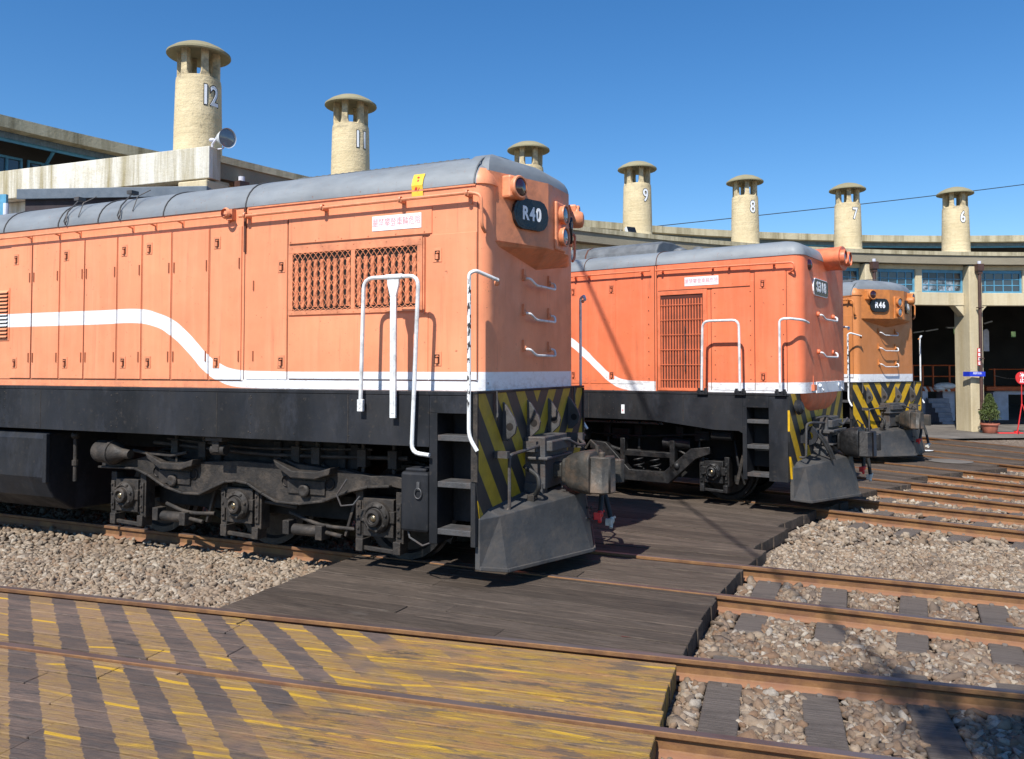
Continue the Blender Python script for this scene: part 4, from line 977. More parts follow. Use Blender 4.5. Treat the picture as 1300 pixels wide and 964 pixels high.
    # running gear
    m = MB(); m.box(LEN,-.05,-.95,.95,1.10,1.52); m.build('underframe', DARK, root)
    for cx in (-2.25, -9.5):
        t = MB()
        for s_ in (-1, 1):
            P_ = [(-1.0,.80),(-.72,.78),(-.30,.40),(.28,.40),(.72,.76),(1.02,.80),(1.02,.70),(.80,.62),(.36,.24),(-.38,.24),(-.82,.62),(-1.0,.68)]
            t.prism([(cx+a, b) for a, b in P_], 'y', s_*1.0, s_*1.12)
            t.box(cx-.42, cx+.42, s_*.95, s_*1.10, .60, .68); t.box(cx-.46, cx-.38, s_*1.0, s_*1.12, .42, .86); t.box(cx+.38, cx+.46, s_*1.0, s_*1.12, .42, .86)
            for dx in (-.16, .12):
                pts = [(cx+dx+.075*math.cos(a*.5), s_*1.06+.075*math.sin(a*.5), .41+a*.0068) for a in range(26)]
                t.tube(pts, .014, 6)
            t.ell((cx+.50,s_*1.12,.50), (.05,.04,.05)); 
        tt = t.build('truck', TRUCK3, root, .008)
        for dx in (-1.06, 1.06):
            wheelset(tt, cx+dx, .43)
            for s_ in (-1, 1): journal(tt, cx+dx, .46, s_, TRUCK3, 1.03, .85)
        b = MB()
        for dx in (-1.5, 1.5):
            b.bar((cx+dx,-1.0,.75), (cx+dx*.93,-1.02,.30), .10, .05)
        b.build('brake_rigging', TRUCK, tt, .01)
    m = MB()
    for (xa, za, xb, zb_, r_) in ((-3.6,.92,-1.2,.98,.02),(-3.2,.80,-2.4,.66,.03),(-1.9,.78,-1.3,.62,.02),(-.9,.9,-.75,.3,.02),(-3.4,.3,-2.9,.28,.03)): m.tube(rounded([(xa,-1.0,za),((xa+xb)/2,-1.04,(za+zb_)/2-.06),(xb,-1.0,zb_)], .3), r_, 7)
    for x in (-3.0,-2.45,-1.75,-1.45): m.box(x-.06,x+.06,-1.02,-.90,.86,1.06); m.cyl((x,-.98,.7), (x,-.98,1.08), .025, n=8)
    m.cyl((-2.0,-1.02,.82), (-1.55,-1.02,.82), .085, n=16); m.box(-2.9,-2.6,-1.03,-.9,.84,1.0)
    m.build('truck_pipework', TRUCK3, root, .004)
    m = MB(); m.box(-4.3,-.9,-.8,.8,.3,1.1); m.cyl((-1.15,-1.2,.98), (-.85,-1.2,.98), .07, n=14); m.box(-1.35,-1.2,-1.2,-1.1,.9,1.02); m.build('traction_motors', DARK, root)
    m = MB(); m.cyl((-5.0,-1.1,1.02), (-3.3,-1.1,.92), .12, n=18); m.build('air_reservoir', TRUCK3, root)
    m = MB(); m.cyl((-4.5,-1.25,1.10), (-1.9,-1.25,1.11), .018, n=8); m.build('air_line', STEEL, root)
    return root

GRP = 'locomotives in front of the roundhouse'
t1, t3, t4, t5 = T[1], T[3], T[4], T[5]
build_R('R40', P40, SALMON, HAZ40, t1.w(-18.69, 0, 0), t1.rz, 'large salmon orange diesel locomotive numbered R40, nearest of the three, with grey roof', GRP)
A318 = -.95
so3 = build_S((4.372, 11.789, 0), math.atan2(-math.cos(A318), -math.sin(A318))); so3.scale = (.953, 1, 1)
A46 = -.60
build_R('R46', P46, OCHRE, HAZ46, (7.86, 17.25, 0), math.atan2(-math.cos(A46), -math.sin(A46)), 'ochre orange diesel locomotive numbered R46, farthest of the three, with bright striped pilot', GRP, .95)

# ================================================================== GROUND, TRACKS, DECKS
def sheet(name, pts, z, mat, kind='structure'):
    m = MB(); m.add([(x, y, z) for x, y in pts], [tuple(range(len(pts)))]); o = m.build(name, mat); return tag(o, kind=kind)
tag(sheet('ground', [(-900,-900),(900,-900),(900,900),(-900,900)], -.165, GROUND), kind='structure')
# paved apron in front of the roundhouse and inside it
def ring_sheet(name, r0, r1, a0, a1, z, mat, thick=0):
    m = MB(); n = 40; v = []
    for i in range(n+1):
        a = a0+(a1-a0)*i/n; v += [pol(a, r0, z), pol(a, r1, z)]
    m.add(v, [(2*i, 2*i+1, 2*i+3, 2*i+2) for i in range(n)]); o = m.build(name, mat); return tag(o, kind='structure')
ring_sheet('apron', 24.0, 26.2, 60, 148.5, -.10, APRON)
ring_sheet('shed_floor', 26.2, 46, 60, 148.5, -.094, APRON)

def clip(poly, nx, ny, c):
    """keep nx*x+ny*y <= c"""
    out = []
    for i in range(len(poly)):
        a, b = poly[i], poly[(i+1) % len(poly)]; da = nx*a[0]+ny*a[1]-c; db = nx*b[0]+ny*b[1]-c
        if da <= 0: out.append(a)
        if (da < 0) != (db < 0):
            t_ = da/(da-db); out.append((a[0]+(b[0]-a[0])*t_, a[1]+(b[1]-a[1])*t_))
    return out
R_IN, R_OUT = 16.85, 20.42
RIN = lambda ang: 16.6+ .0 if ang > 150 else 16.6+max(0, (150-ang))*.035
def deck(name, tk, sector, wplank=.205, r0=None, r1=None, latr=(-5, 5), mat=DECK, top=-.022, gap=True, skip=None, beyond=None, gp_=.004):
    """planks laid parallel to a track, clipped to an angular sector; built in the track's own frame"""
    m = MB(); o2 = (tk.o-C0); loc = Vector((C0.x, C0.y))
    # local frame: x = towards turntable (u), y = -v
    def loc_of(ang, r): p = Vector(pol(ang, r)[:2])-tk.o; return (-(p.dot(tk.dx)), p.dot(tk.n))
    cuts = [latr[0]]
    marks = [-.60,-.47,.47,.60] if gap else []
    y = latr[0]
    segs = []
    while y < latr[1]:
        y2 = y+wplank*random.uniform(.9, 1.1)
        for mk in sorted(marks):
            if y < mk-.001 < y2+.05: y2 = mk; break
        segs.append((y, min(y2, latr[1]))); y = y2
    c_loc = loc_of(0, 0)
    a_lo, a_hi = sector
    for (ya, yb) in segs:
        if gap and (abs((ya+yb)/2) > .47 and abs((ya+yb)/2) < .60): continue
        if yb-ya < .03: continue
        ya += gp_; yb -= gp_
        def xr(yy, r):
            dd = r*r-(yy-c_loc[1])**2
            return c_loc[0]-math.sqrt(max(dd, 0.01))
        ymid = (ya+yb)/2
        jit = random.uniform(-.012, .012)
        xi0, xi1 = xr(ya, r0)+jit, xr(yb, r0)+jit; xo0, xo1 = xr(ya, r1), xr(yb, r1)
        # break the plank in two at a random place
        L = xi0-xo0; cut = xo0+L*random.uniform(.3, .7)
        parts = [(xo0, xo1, cut-.002, cut-.002), (cut+.002, cut+.002, xi0, xi1)] if L > 3.2 and random.random() < .45 else [(xo0, xo1, xi0, xi1)]
        if L > 6: 
            n_ = int(L/3); xs = [xo0+L*k/n_+random.uniform(-.5,.5)*(0<k<n_) for k in range(n_+1)]; parts = [(xs[k]+.004*(k>0), xs[k]+.004*(k>0), xs[k+1]-.004, xs[k+1]-.004) for k in range(n_)]
        for a0, a1, b0, b1 in parts:
            poly = [(a0, ya), (b0, ya), (b1, yb), (a1, yb)]
            # sector clipping: half planes through centre
            for ang, sgn in ((a_lo, 1), (a_hi, -1)):
                q = loc_of(ang, 10); ex, ey = q[0]-c_loc[0], q[1]-c_loc[1]
                nx, ny = ey*sgn, -ex*sgn
                ref = loc_of(ang+sgn*1.0, 10); 
                if nx*(ref[0]-c_loc[0])+ny*(ref[1]-c_loc[1]) > 0: nx, ny = -nx, -ny
                poly = clip(poly, nx, ny, nx*c_loc[0]+ny*c_loc[1])
                if len(poly) < 3: break
            if len(poly) >= 3 and beyond is not None:
                b0_ = beyond; poly = clip(poly, tk.dx.dot(b0_.n), -tk.n.dot(b0_.n), (tk.o-b0_.o).dot(b0_.n)-.62)
            if len(poly) < 3: continue
            ar = abs(sum(poly[i][0]*poly[(i+1)%len(poly)][1]-poly[(i+1)%len(poly)][0]*poly[i][1] for i in range(len(poly))))/2
            if ar < .01: continue
            zt = top+random.uniform(-.006, .004)
            m.prism(poly, 'z', -.15, zt)
    o = m.build(name, mat, None, .004, segs=1); o.location = (tk.o.x, tk.o.y, 0); o.rotation_euler = (0,0,tk.rz)
    return tag(o, kind='structure')
class FreeTrack(Track):
    def __init__(s, a, q): s.a = a; s.dx = Vector((math.sin(a), math.cos(a))); s.n = Vector((math.cos(a), -math.sin(a))); s.o = C0+s.n*q; s.rz = math.atan2(-s.dx.y, -s.dx.x)
t2 = FreeTrack(-1.01, 1.1); t6 = FreeTrack(-.44, 1.2); t7 = FreeTrack(-.30, 1.0)
deck('timber_deck', t1, (148.0, 172), r0=16.78, r1=20.42, latr=(-4.6, 4.6), beyond=T[0], top=-.010, gp_=.006)
deck('timber_deck', t2, (143.2, 148.0), r0=16.95, r1=22.4, latr=(-3, 3), gap=False)
deck('timber_deck', t3, (132.6, 143.2), r0=17.12, r1=22.4, latr=(-2.6, 2.6))
deck('timber_deck', t4, (124.6, 132.6), r0=17.32, r1=22.6, latr=(-2.5, 2.5))
deck('timber_deck', t5, (114.6, 124.6), r0=17.72, r1=22.8, latr=(-3, 3))
deck('timber_deck', t6, (98, 114.6), r0=18.15, r1=22.8, latr=(-3.5, 3.5))
# painted crossing on the nearest track: three strips between and beside the rails
t0 = T[0]
deck('painted_crossing', t0, (140, 200), r0=16.78, r1=30, latr=(-4.5, .53), mat=FGDECK, wplank=.19, top=-.012, gp_=.007)
eb = MB(); eb.obox((t0.w(-16.70,.0)[0], t0.w(-16.70,0)[1], -.085), (.14, 3.4, .14), Matrix.Rotation(t0.rz, 3, 'Z'))
mk = MB(); mk.add([(-.14,-.035,0),(.12,-.04,0),(.16,.0,0),(.13,.045,0),(-.12,.04,0),(-.17,.005,0)], [(0,1,2,3,4,5)])
REDM = simple('faded_red_ground_paint', (.30,.075,.06), .8, var=.4, dirt=(.08,.06,.05), damt=.8)
mo = mk.build('painted_mark', REDM); mo.location = (.93,5.95,-.0135); mo.rotation_euler = (0,0,t0.rz); tag(mo, 'faded red paint mark on the dark planks beside the painted crossing', 'ground marking')

# rails and sleepers
RAILP = [(-.061,-.135),(.061,-.135),(.061,-.125),(.012,-.105),(.008,-.098),(.008,-.045),(.016,-.036),(.0325,-.028),(.0325,-.004),(.028,0),(-.028,0),(-.0325,-.004),(-.0325,-.028),(-.016,-.036),(-.008,-.045),(-.008,-.098),(-.012,-.105),(-.061,-.125)]
def track(tk, r0, r1, sl=(), label='', ext=None):
    root = thing('railway_track', label, 'railway track', (tk.o.x, tk.o.y, 0), tk.rz, 'railway tracks')
    for s_ in (-1, 1):
        m = MB(); m.prism([(s_*.566+a, b-.0) for a, b in RAILP], 'x', -r1, -r0)
        rl = m.build('rail', RUST, root)
        MB().box(-r1, -r0-.001, s_*.566-.026, s_*.566+.026, -.001, .0015).build('running_surface', RTOP, rl)
    a, b = sl
    x = a
    sls = []
    k = 0
    proto = None
    while x < b:
        if proto is None:
            m = MB(); m.box(-.11,.11,-1.06,1.06,-.24,-.120)
            for s_ in (-1, 1):
                for d in (-.085,.085): m.box(-.02,.02,s_*.566+d-.012,s_*.566+d+.012,-.14,-.100)
            o = proto = m.build('sleeper', SLEEP, root, .012)
        else:
            o = proto.copy(); col.objects.link(o); o.parent = root
        o.location = (-x+random.uniform(-.02,.02), random.uniform(-.06,.06), random.uniform(-.008,.004)); o.rotation_euler = (0,0,random.uniform(-.04,.04))
        x += .60; k += 1
    return root
track(T[0], 10.2, 33, (10.5, 16.6), 'nearest railway track, its rails bordering the yellow and black painted planks')
track(T[1], 10.2, 34, (10.5, 16.7), 'railway track carrying the salmon R40 locomotive, with bare sleepers at right')
track(T[3], 10.2, 44, (10.5, 17.0), 'railway track carrying the vermilion S318 locomotive')
track(T[4], 10.2, 44, (10.5, 17.2), 'empty railway track between the S318 and R46 locomotives')
track(T[5], 10.2, 44, (10.5, 17.5), 'railway track carrying the ochre R46 locomotive')
track(t6, 10.2, 44, (10.5, 18.0), 'railway track entering the open stall left of the blue sign pillar')
track(t7, 10.2, 44, (10.5, 18.2), 'railway track entering the stall behind the round red stand sign')
# far sleepers beyond the deck
# turntable pit wall and bridge, just out of the frame to the right
m = MB(); v = []; n = 96
for i in range(n+1):
    a = 2*PI*i/n
    for r, z in ((9.6,-.16),(9.6,-.02),(9.95,-.02),(9.95,-.16)): v.append((C0.x+r*math.cos(a), C0.y+r*math.sin(a), z))
m.add(v, [(4*i+k, 4*i+k+1, 4*i+4+k+1, 4*i+4+k) for i in range(n) for k in range(3)])
tag(m.build('turntable_kerb', APRON), kind='structure')

# gravel stones
def on_track(X, Y, tk, extra=.0):
    px, py = X-tk.o.x, Y-tk.o.y; v_ = px*tk.n.x+py*tk.n.y; u_ = -(px*tk.dx.x+py*tk.dx.y); return u_, v_
def stones(name, N_, sampler, smin, smax, mat, zbase, label):
    X, Y, S = sampler(N_); n = len(X)
    bv = np.array([(x, y, z) for z in (-1, 1) for y in (-1, 1) for x in (-1, 1)], float)*.72
    bv = np.concatenate([bv, [(0,0,1.02),(1.02,0,0),(-1.02,0,0),(0,1.02,0),(0,-1.02,0)]])
    bf = np.array([(0,2,3),(0,3,1),(4,5,8),(5,7,8),(7,6,8),(6,4,8),(1,3,9),(3,7,9),(7,5,9),(5,1,9),(0,4,10),(4,6,10),(6,2,10),(2,0,10),(2,6,11),(6,7,11),(7,3,11),(3,2,11),(0,1,12),(1,5,12),(5,4,12),(4,0,12)])
    nv = len(bv)
    V = np.repeat(bv[None], n, 0)*(1+rng.uniform(-.10, .10, (n, nv, 1)))+rng.uniform(-.30, .30, (n, nv, 3))
    sc = np.stack([rng.uniform(.8, 1.5, n), rng.uniform(.55, 1.0, n), rng.uniform(.35, .70, n)], 1)*S[:, None]
    V = V*sc[:, None, :]
    ang = rng.uniform(0, 2*PI, (n, 3)); ang[:, :2] = rng.normal(0, .55, (n, 2))
    for ax_ in (0, 1, 2):
        c, s_ = np.cos(ang[:, ax_])[:, None], np.sin(ang[:, ax_])[:, None]; i, j = [(1,2),(2,0),(0,1)][ax_]
        a, b = V[:, :, i].copy(), V[:, :, j].copy(); V[:, :, i] = a*c-b*s_; V[:, :, j] = a*s_+b*c
    V[:, :, 0] += X[:, None]; V[:, :, 1] += Y[:, None]; V[:, :, 2] += (zbase+rng.uniform(-.005, .022, n))[:, None]
    me = bpy.data.meshes.new(name); me.vertices.add(n*nv); me.vertices.foreach_set('co', V.reshape(-1).astype(np.float32))
    fs = (bf[None]+(np.arange(n)*nv)[:, None, None]).reshape(-1); nf = n*len(bf)
    me.loops.add(nf*3); me.loops.foreach_set('vertex_index', fs.astype(np.int32)); me.polygons.add(nf)
    me.polygons.foreach_set('loop_start', np.arange(0, nf*3, 3, dtype=np.int32)); me.polygons.foreach_set('loop_total', np.full(nf, 3, np.int32))
    me.update(calc_edges=True); me.materials.append(mat); o = bpy.data.objects.new(name, me); col.objects.link(o)
    return tag(o, label, 'gravel', None, 'stuff')
def keepmask(X, Y, brown):
    d = np.hypot(X-C0.x, Y-C0.y); an = np.degrees(np.arctan2(Y-C0.y, X-C0.x))
    k = (np.abs(X) < Y*.68+.6)
    rin = 16.8-np.clip(150-an, 0, 60)*-.032
    inner = (d > 10.0) & (d < rin-.06)
    u0, v0 = on_track(X, Y, T[0])
    outer = (d > 20.5) & (v0 > .60)&(an>146)
    outer2 = (d > 22.9) & (d < 24.1) & (an < 146)
    k &= inner | outer | outer2
    btw = np.zeros_like(k)
    for tk in (T[0], T[1], T[3], T[4], T[5], t6, t7):
        u_, v_ = on_track(X, Y, tk)
        for s_ in (-1, 1): k &= np.abs(v_-s_*.566) > .055
        nearslp = (np.abs(((-u_-10.5+.3) % .6)-.3) < .125) & (np.abs(v_) < 1.08) & (d < rin)
        k &= ~nearslp
        btw |= (np.abs(v_) < (1.25 if tk in (T[0], T[1]) else .6))
    # the brown stones lie along the two nearest tracks
    u1, v1 = on_track(X, Y, T[1])
    br = (d < 17) & (v1 < .62) & (np.random.default_rng(3).uniform(0, 1, len(X)) < .8)
    return k & (br if brown else ~br)
def sampler_factory(y0, y1, smin, smax, brown):
    def f(n):
        Y = y0+(y1-y0)*rng.uniform(0, 1, n)**.8; X = rng.uniform(-.7, .7, n)*Y*1.0
        k = keepmask(X, Y, brown); X, Y = X[k], Y[k]
        return X, Y, rng.uniform(smin, smax, len(X))*np.where(rng.uniform(0,1,len(X))<.08, 1.5, 1)
    return f
stones('ballast_gravel', 105000, sampler_factory(4.0, 9.5, .013, .033, False), 0, 0, STONE, -.152, 'pale tan crushed stone ballast between the tracks')
stones('brown_ballast_gravel', 85000, sampler_factory(3.6, 9.5, .015, .041, True), 0, 0, STONEB, -.158, 'brown crushed stone ballast around the two nearest tracks')
stones('ballast_gravel', 60000, sampler_factory(9.5, 19, .024, .042, False), 0, 0, STONE, -.146, 'pale crushed stone ballast farther off among the rails')

# ================================================================== ROUNDHOUSE
rh = thing('roundhouse', 'long curved concrete engine shed with blue windows and seven numbered chimneys', 'roundhouse', (C0.x, C0.y, 0))
def lp(ang, r, z=0): return (r*math.cos(rad(ang)), r*math.sin(rad(ang)), z)
def ringsolid(m, r0, r1, z0, z1, a0, a1, n=60, z0o=None, z1o=None):
    z0o = z0 if z0o is None else z0o; z1o = z1 if z1o is None else z1o
    v = []
    for i in range(n+1):
        a = a0+(a1-a0)*i/n; v += [lp(a,r0,z0), lp(a,r1,z0o), lp(a,r1,z1o), lp(a,r0,z1)]
    fs = [(4*i+k, 4*i+(k+1)%4, 4*i+4+(k+1)%4, 4*i+4+k) for i in range(n) for k in range(4)]
    fs += [(3,2,1,0), (4*n, 4*n+1, 4*n+2, 4*n+3)]
    return m.add(v, fs)
AE = 147.9
m = MB(); ringsolid(m, 26.12, 26.42, 5.44, 5.56, 62, AE)
m.build('roof_fascia', FASC, rh)
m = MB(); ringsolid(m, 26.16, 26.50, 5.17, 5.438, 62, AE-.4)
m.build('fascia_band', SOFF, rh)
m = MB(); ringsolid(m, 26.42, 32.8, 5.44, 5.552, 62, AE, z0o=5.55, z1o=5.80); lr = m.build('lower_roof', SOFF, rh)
m = MB(); ringsolid(m, 31.9, 32.2, 6.78, 7.02, 62, AE+2.2); m.build('upper_roof_fascia', FASC, rh)
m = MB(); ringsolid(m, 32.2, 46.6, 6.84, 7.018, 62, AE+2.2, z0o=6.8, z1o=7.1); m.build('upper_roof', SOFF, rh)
m = MB(); v = []; NN = 1400
for i in range(NN+1):
    a = 62+(AE+2.0-62)*i/NN; r_ = 32.24+.012*(i % 2)
    v += [lp(a, r_, 6.66), lp(a, r_, 6.79)]
m.add(v, [(2*i, 2*i+1, 2*i+3, 2*i+2) for i in range(NN)]); m.build('corrugated_eave', CORR, rh)
# clerestory windows at the left end
for k in range(9):
    a = 149.6-k*1.9; R3 = Matrix.Rotation(rad(a), 3, 'Z'); f = MB()
    for dz in (5.72, 6.08, 6.44): f.obox(lp(a, 32.96, dz), (.05, .98, .05), R3)
    for da in (-.82, -.3, .3, .82): f.obox(lp(a+da, 32.962, 6.08), (.05, .045, .68), R3)
    fo = f.build('window_frame', BLUE, rh); g = MB(); g.obox(lp(a, 32.99, 6.08), (.01, .96, .70), R3); g.build('pane', WGLASS, fo)
for a in (148.6, 146.2, 143.8): 
    MB().bar(lp(a, 32.9, 6.2), lp(a, 32.38, 6.62), .05).build('eave_brace', BLUE, rh)
m = MB(); ringsolid(m, 32.3, 32.34, 6.60, 6.78, 62, AE+2); m.build('eave_board', BLUE, rh)
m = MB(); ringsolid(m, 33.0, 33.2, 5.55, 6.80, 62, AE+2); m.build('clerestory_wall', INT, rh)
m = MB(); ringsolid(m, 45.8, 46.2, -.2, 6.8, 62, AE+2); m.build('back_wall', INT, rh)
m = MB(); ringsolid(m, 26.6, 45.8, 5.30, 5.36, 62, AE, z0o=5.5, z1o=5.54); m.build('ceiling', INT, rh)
m = MB()
PIL = [146.9,141.6,134.0,126.3,118.5,110.55,102.75,94.95,87.15,79.35,71.5]
RW = 26.18
# pillars
for a in PIL:
    R3 = Matrix.Rotation(rad(a), 3, 'Z')
    MB().obox(lp(a, RW+.42, 2.50), (.80, .44, 5.28), R3).build('pillar', CONC, rh, .03)
for a in [x for x in PIL if x > 84][:-1]:
    for rr in (33.5, 39.5):
        R3 = Matrix.Rotation(rad(a), 3, 'Z')
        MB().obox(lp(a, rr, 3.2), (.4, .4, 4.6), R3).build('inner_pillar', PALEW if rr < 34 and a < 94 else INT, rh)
        MB().obox(lp(a, rr, 1.1), (.42, .42, 2.6), R3).build('pillar_dado', INTB, rh)
def bay(aL, aR):
    """wall between two pillars: lintel with haunches, two window openings with frames"""
    P0 = Vector(lp(aL, RW+.30)); P1 = Vector(lp(aR, RW+.30)); d = (P1-P0).normalized(); Ln = (P1-P0).length; out = Vector((-P0.x-P1.x, -P0.y-P1.y, 0)).normalized()
    R3 = Matrix(((d.x, -out.x, 0), (d.y, -out.y, 0), (0, 0, 1)))
    # local frame x along wall, y inward (away from the yard)
    def put(mb, x0, x1, y0, y1, z0, z1):
        c = P0+d*((x0+x1)/2)-out*((y0+y1)/2); c.z = (z0+z1)/2; mb.obox(c, (x1-x0, y1-y0, z1-z0), R3)
    e = .232
    m = MB(); put(m, e, Ln-e, -.02, .30, 3.89, 4.29); put(m, e, Ln-e, -.02, .30, 5.02, 5.165); put(m, Ln/2-.11, Ln/2+.11, -.02, .30, 4.29, 5.02)
    for s_ in (0, 1):     # haunches
        xa = e if s_ == 0 else Ln-e; sg = 1 if s_ == 0 else -1
        poly = [(xa, 3.89), (xa+sg*.32, 3.89), (xa, 3.55)]
        v = []
        for yy in (.0, .28):
            for x, z in poly: q = P0+d*x-out*yy; v.append((q.x, q.y, z))
        m.add(v, [(0,1,2),(5,4,3),(0,3,4,1),(1,4,5,2),(2,5,3,0)])
    m.build('lintel_wall', CONC, rh, .01)
    for k in range(2):
        x0 = e if k == 0 else Ln/2+.11; x1 = Ln/2-.11 if k == 0 else Ln-e
        f = MB(); t_ = .06
        put(f, x0, x1, .04, .12, 4.29, 4.29+t_); put(f, x0, x1, .04, .12, 5.02-t_-.04, 5.02); put(f, x0, x0+t_, .042, .118, 4.35, 4.92); put(f, x1-t_, x1, .042, .118, 4.35, 4.92)
        nx = 5
        for i in range(1, nx): xx = x0+(x1-x0)*i/nx; put(f, xx-.014, xx+.014, .06, .10, 4.35, 4.92)
        for i in range(1, 3): zz = 4.35+.57*i/3; put(f, x0+t_, x1-t_, .062, .098, zz-.012, zz+.012)
        fo = f.build('window_frame', BLUE, rh)
        g = MB(); put(g, x0+.02, x1-.02, .075, .085, 4.31, 5.0); g.build('pane', WGLASS if k == 0 else DUSTY, fo)
def dusty():
    n = N('half_whitewashed_glass'); X, Y, Z = n.sep()
    f = n.math('MULTIPLY', n.noise(4, 6, .7, lo=.42, hi=.6), n.rng(n.math('ADD', Z, n.math('MULTIPLY', n.noise(3, 3), .3)), 4.92, 4.62))
    return n.out(n.mix(f, (.03,.04,.05), (.40,.46,.52)), .15, 0, .8)
DUSTY = dusty()
for a, b in zip(PIL[:-1], PIL[1:]): bay(a, b)
# downpipes with hopper heads
for a in (102.75, 94.85, 87.15, 110.55, 118.5, 146.1):
    m = MB(); R3 = Matrix.Rotation(rad(a), 3, 'Z'); off = .0
    p = Vector(lp(a, RW-.10)); m.cyl((p.x,p.y,-.05), (p.x,p.y,4.92), .05, n=12); m.obox((p.x,p.y,5.06), (.17,.20,.22), R3); m.obox((p.x,p.y,4.92), (.12,.14,.12), R3)
    for z in (.6, 2.2, 3.8): m.obox((p.x,p.y,z), (.14,.16,.03), R3)
    dp = m.build('downpipe', PIPE, rh)
    MB().cyl((p.x,p.y,5.17), (p.x,p.y,5.26), .055, n=12).build('pipe_spout', PALEW, dp)
# chimneys
CH = {12:(146.31,14.89),11:(138.64,17.77),10:(127.26,21.45),9:(119.26,23.5),8:(110.94,25.2),7:(102.98,26.3),6:(94.9,26.9)}
for num, (ang, _) in CH.items():
    c = Vector(lp(ang, 27.2))
    m = MB(); m.lathe([(.47,5.50),(.47,5.60),(.43,5.66),(.42,5.76),(.415,6.2),(.395,7.08),(.385,7.15),(.35,7.17),(.29,7.17),(.29,6.8)], c, (0,0,1), 40)
    co = m.build('chimney', CHIM, rh)
    a0 = {12: 8, 11: 20, 9: 40, 8: 25, 7: 15, 6: 45, 10: 0}[num]
    for k in range(6):
        ps = MB(); a = rad(a0+60*k); ps.loft([[(c.x+(rr)*math.cos(a+da), c.y+rr*math.sin(a+da), z) for rr, da in ((.375,-w_),(.375,w_),(.25,w_),(.25,-w_))] for z, w_ in ((7.15,.27),(7.24,.19),(7.45,.17),(7.66,.19))], smooth=False)
        ps.build('chimney_post', CHIM, co, .012)
    cp_ = MB(); cp_.lathe([(0,7.66),(.36,7.64),(.46,7.605),(.545,7.585),(.56,7.60),(.555,7.635),(.44,7.72),(.30,7.79),(.14,7.835),(0,7.85)], c, (0,0,1), 40); cp_.build('chimney_cap', CHCAP, co)
    # number wrapped round the shaft, facing the turntable
    wc = Vector((C0.x+c.x, C0.y+c.y)); th = math.atan2(-wc.y, -wc.x)+rad({12:29,11:34,10:36,9:35,8:34,7:33,6:32}[num])
    for outline_, mt, grow, rad_ in ((True, PLATEBK, .016, .4075), (False, WLET, 0, .4125)):
        tm = text_mesh(str(num), .46, .004, .006+grow, .95)
        for v_ in tm.vertices:
            x, z, dz = v_.co.x*.80, v_.co.y*1.10, v_.co.z
            a = th+x/.41; r_ = rad_+dz
            v_.co = (c.x+r_*math.cos(a), c.y+r_*math.sin(a), 6.78+z)
        tm.materials.clear(); tm.materials.append(mt); o = bpy.data.objects.new('chimney_number' if not outline_ else 'number_outline', tm); col.objects.link(o); o.parent = co
    if num in (8, 7, 6, 10, 9): pass
# end wall on the left (towards the R40 locomotive)
W0 = Vector((-4.98, 13.42)); dW = (Vector((-9.55, 15.2))-W0).normalized(); nW = Vector((dW.y, -dW.x))
if nW.y > 0: nW = -nW
# nW points to the camera side
ew = MB()
def wall(mb, s0, s1, off0, off1, z0, z1):
    v = []
    for z in (z0, z1):
        for s_, o_ in ((s0,off0),(s1,off0),(s1,off1),(s0,off1)):
            q = W0+dW*s_+nW*o_; v.append((q.x-C0.x, q.y-C0.y, z))
    mb.add(v, [(3,2,1,0),(4,5,6,7),(0,1,5,4),(1,2,6,5),(2,3,7,6),(3,0,4,7)])
wall(ew, .0, 20, -.28, 0, 5.03, 5.56); ew.build('end_parapet', ENDW, rh, .01)
ew = MB(); wall(ew, .9, 20, -.55, -.30, -.2, 5.03); ew.build('end_wall', ENDW, rh)
ew = MB(); wall(ew, .02, .62, -.5, .03, -.2, 5.0); ew.build('end_pillar', CONC, rh, .02)

# ------------------------------------------------------------------ small things around the shed
# awning shed behind R40
aw = thing('lean_to_shed', 'low shed with grey blue metal roof edge behind the salmon locomotive', 'shed', (-8.0,12.9,0))
A = Vector((-7.85,12.95)); B = Vector((-4.75,12.72)); C_ = Vector((-8.9, 13.3))
def quadwall(mb, P, Q, th, z0, z1, org):
    d = (Q-P).normalized(); nn = Vector((-d.y, d.x)); v = []
    for z in (z0, z1):
        for q in (P, Q, Q+nn*th, P+nn*th): v.append((q.x-org[0], q.y-org[1], z))
    mb.add(v, [(3,2,1,0),(4,5,6,7),(0,1,5,4),(1,2,6,5),(2,3,7,6),(3,0,4,7)])
m = MB(); quadwall(m, A, B, .06, 4.58, 4.74, (-8.0,12.9)); quadwall(m, A+Vector((0,.061)), B+Vector((0,.061)), .22, 4.70, 4.735, (-8.0,12.9)); m.build('roof_edge', AWN, aw, .006)
m = MB(); quadwall(m, A+Vector((.1,.07)), B+Vector((0,.07)), .05, -.15, 4.60, (-8.0,12.9)); m.build('plank_wall', PURP, aw)
m = MB(); quadwall(m, Vector((-8.35,13.0)), Vector((-8.02,12.96)), .05, -.15, 4.66, (-8.0,12.9)); m.build('side_panel', BLUE, aw)
m = MB(); m.cyl((.02,.0,-.15), (.02,.0,4.5), .04, n=10); m.build('awning_post', PALEW, aw)
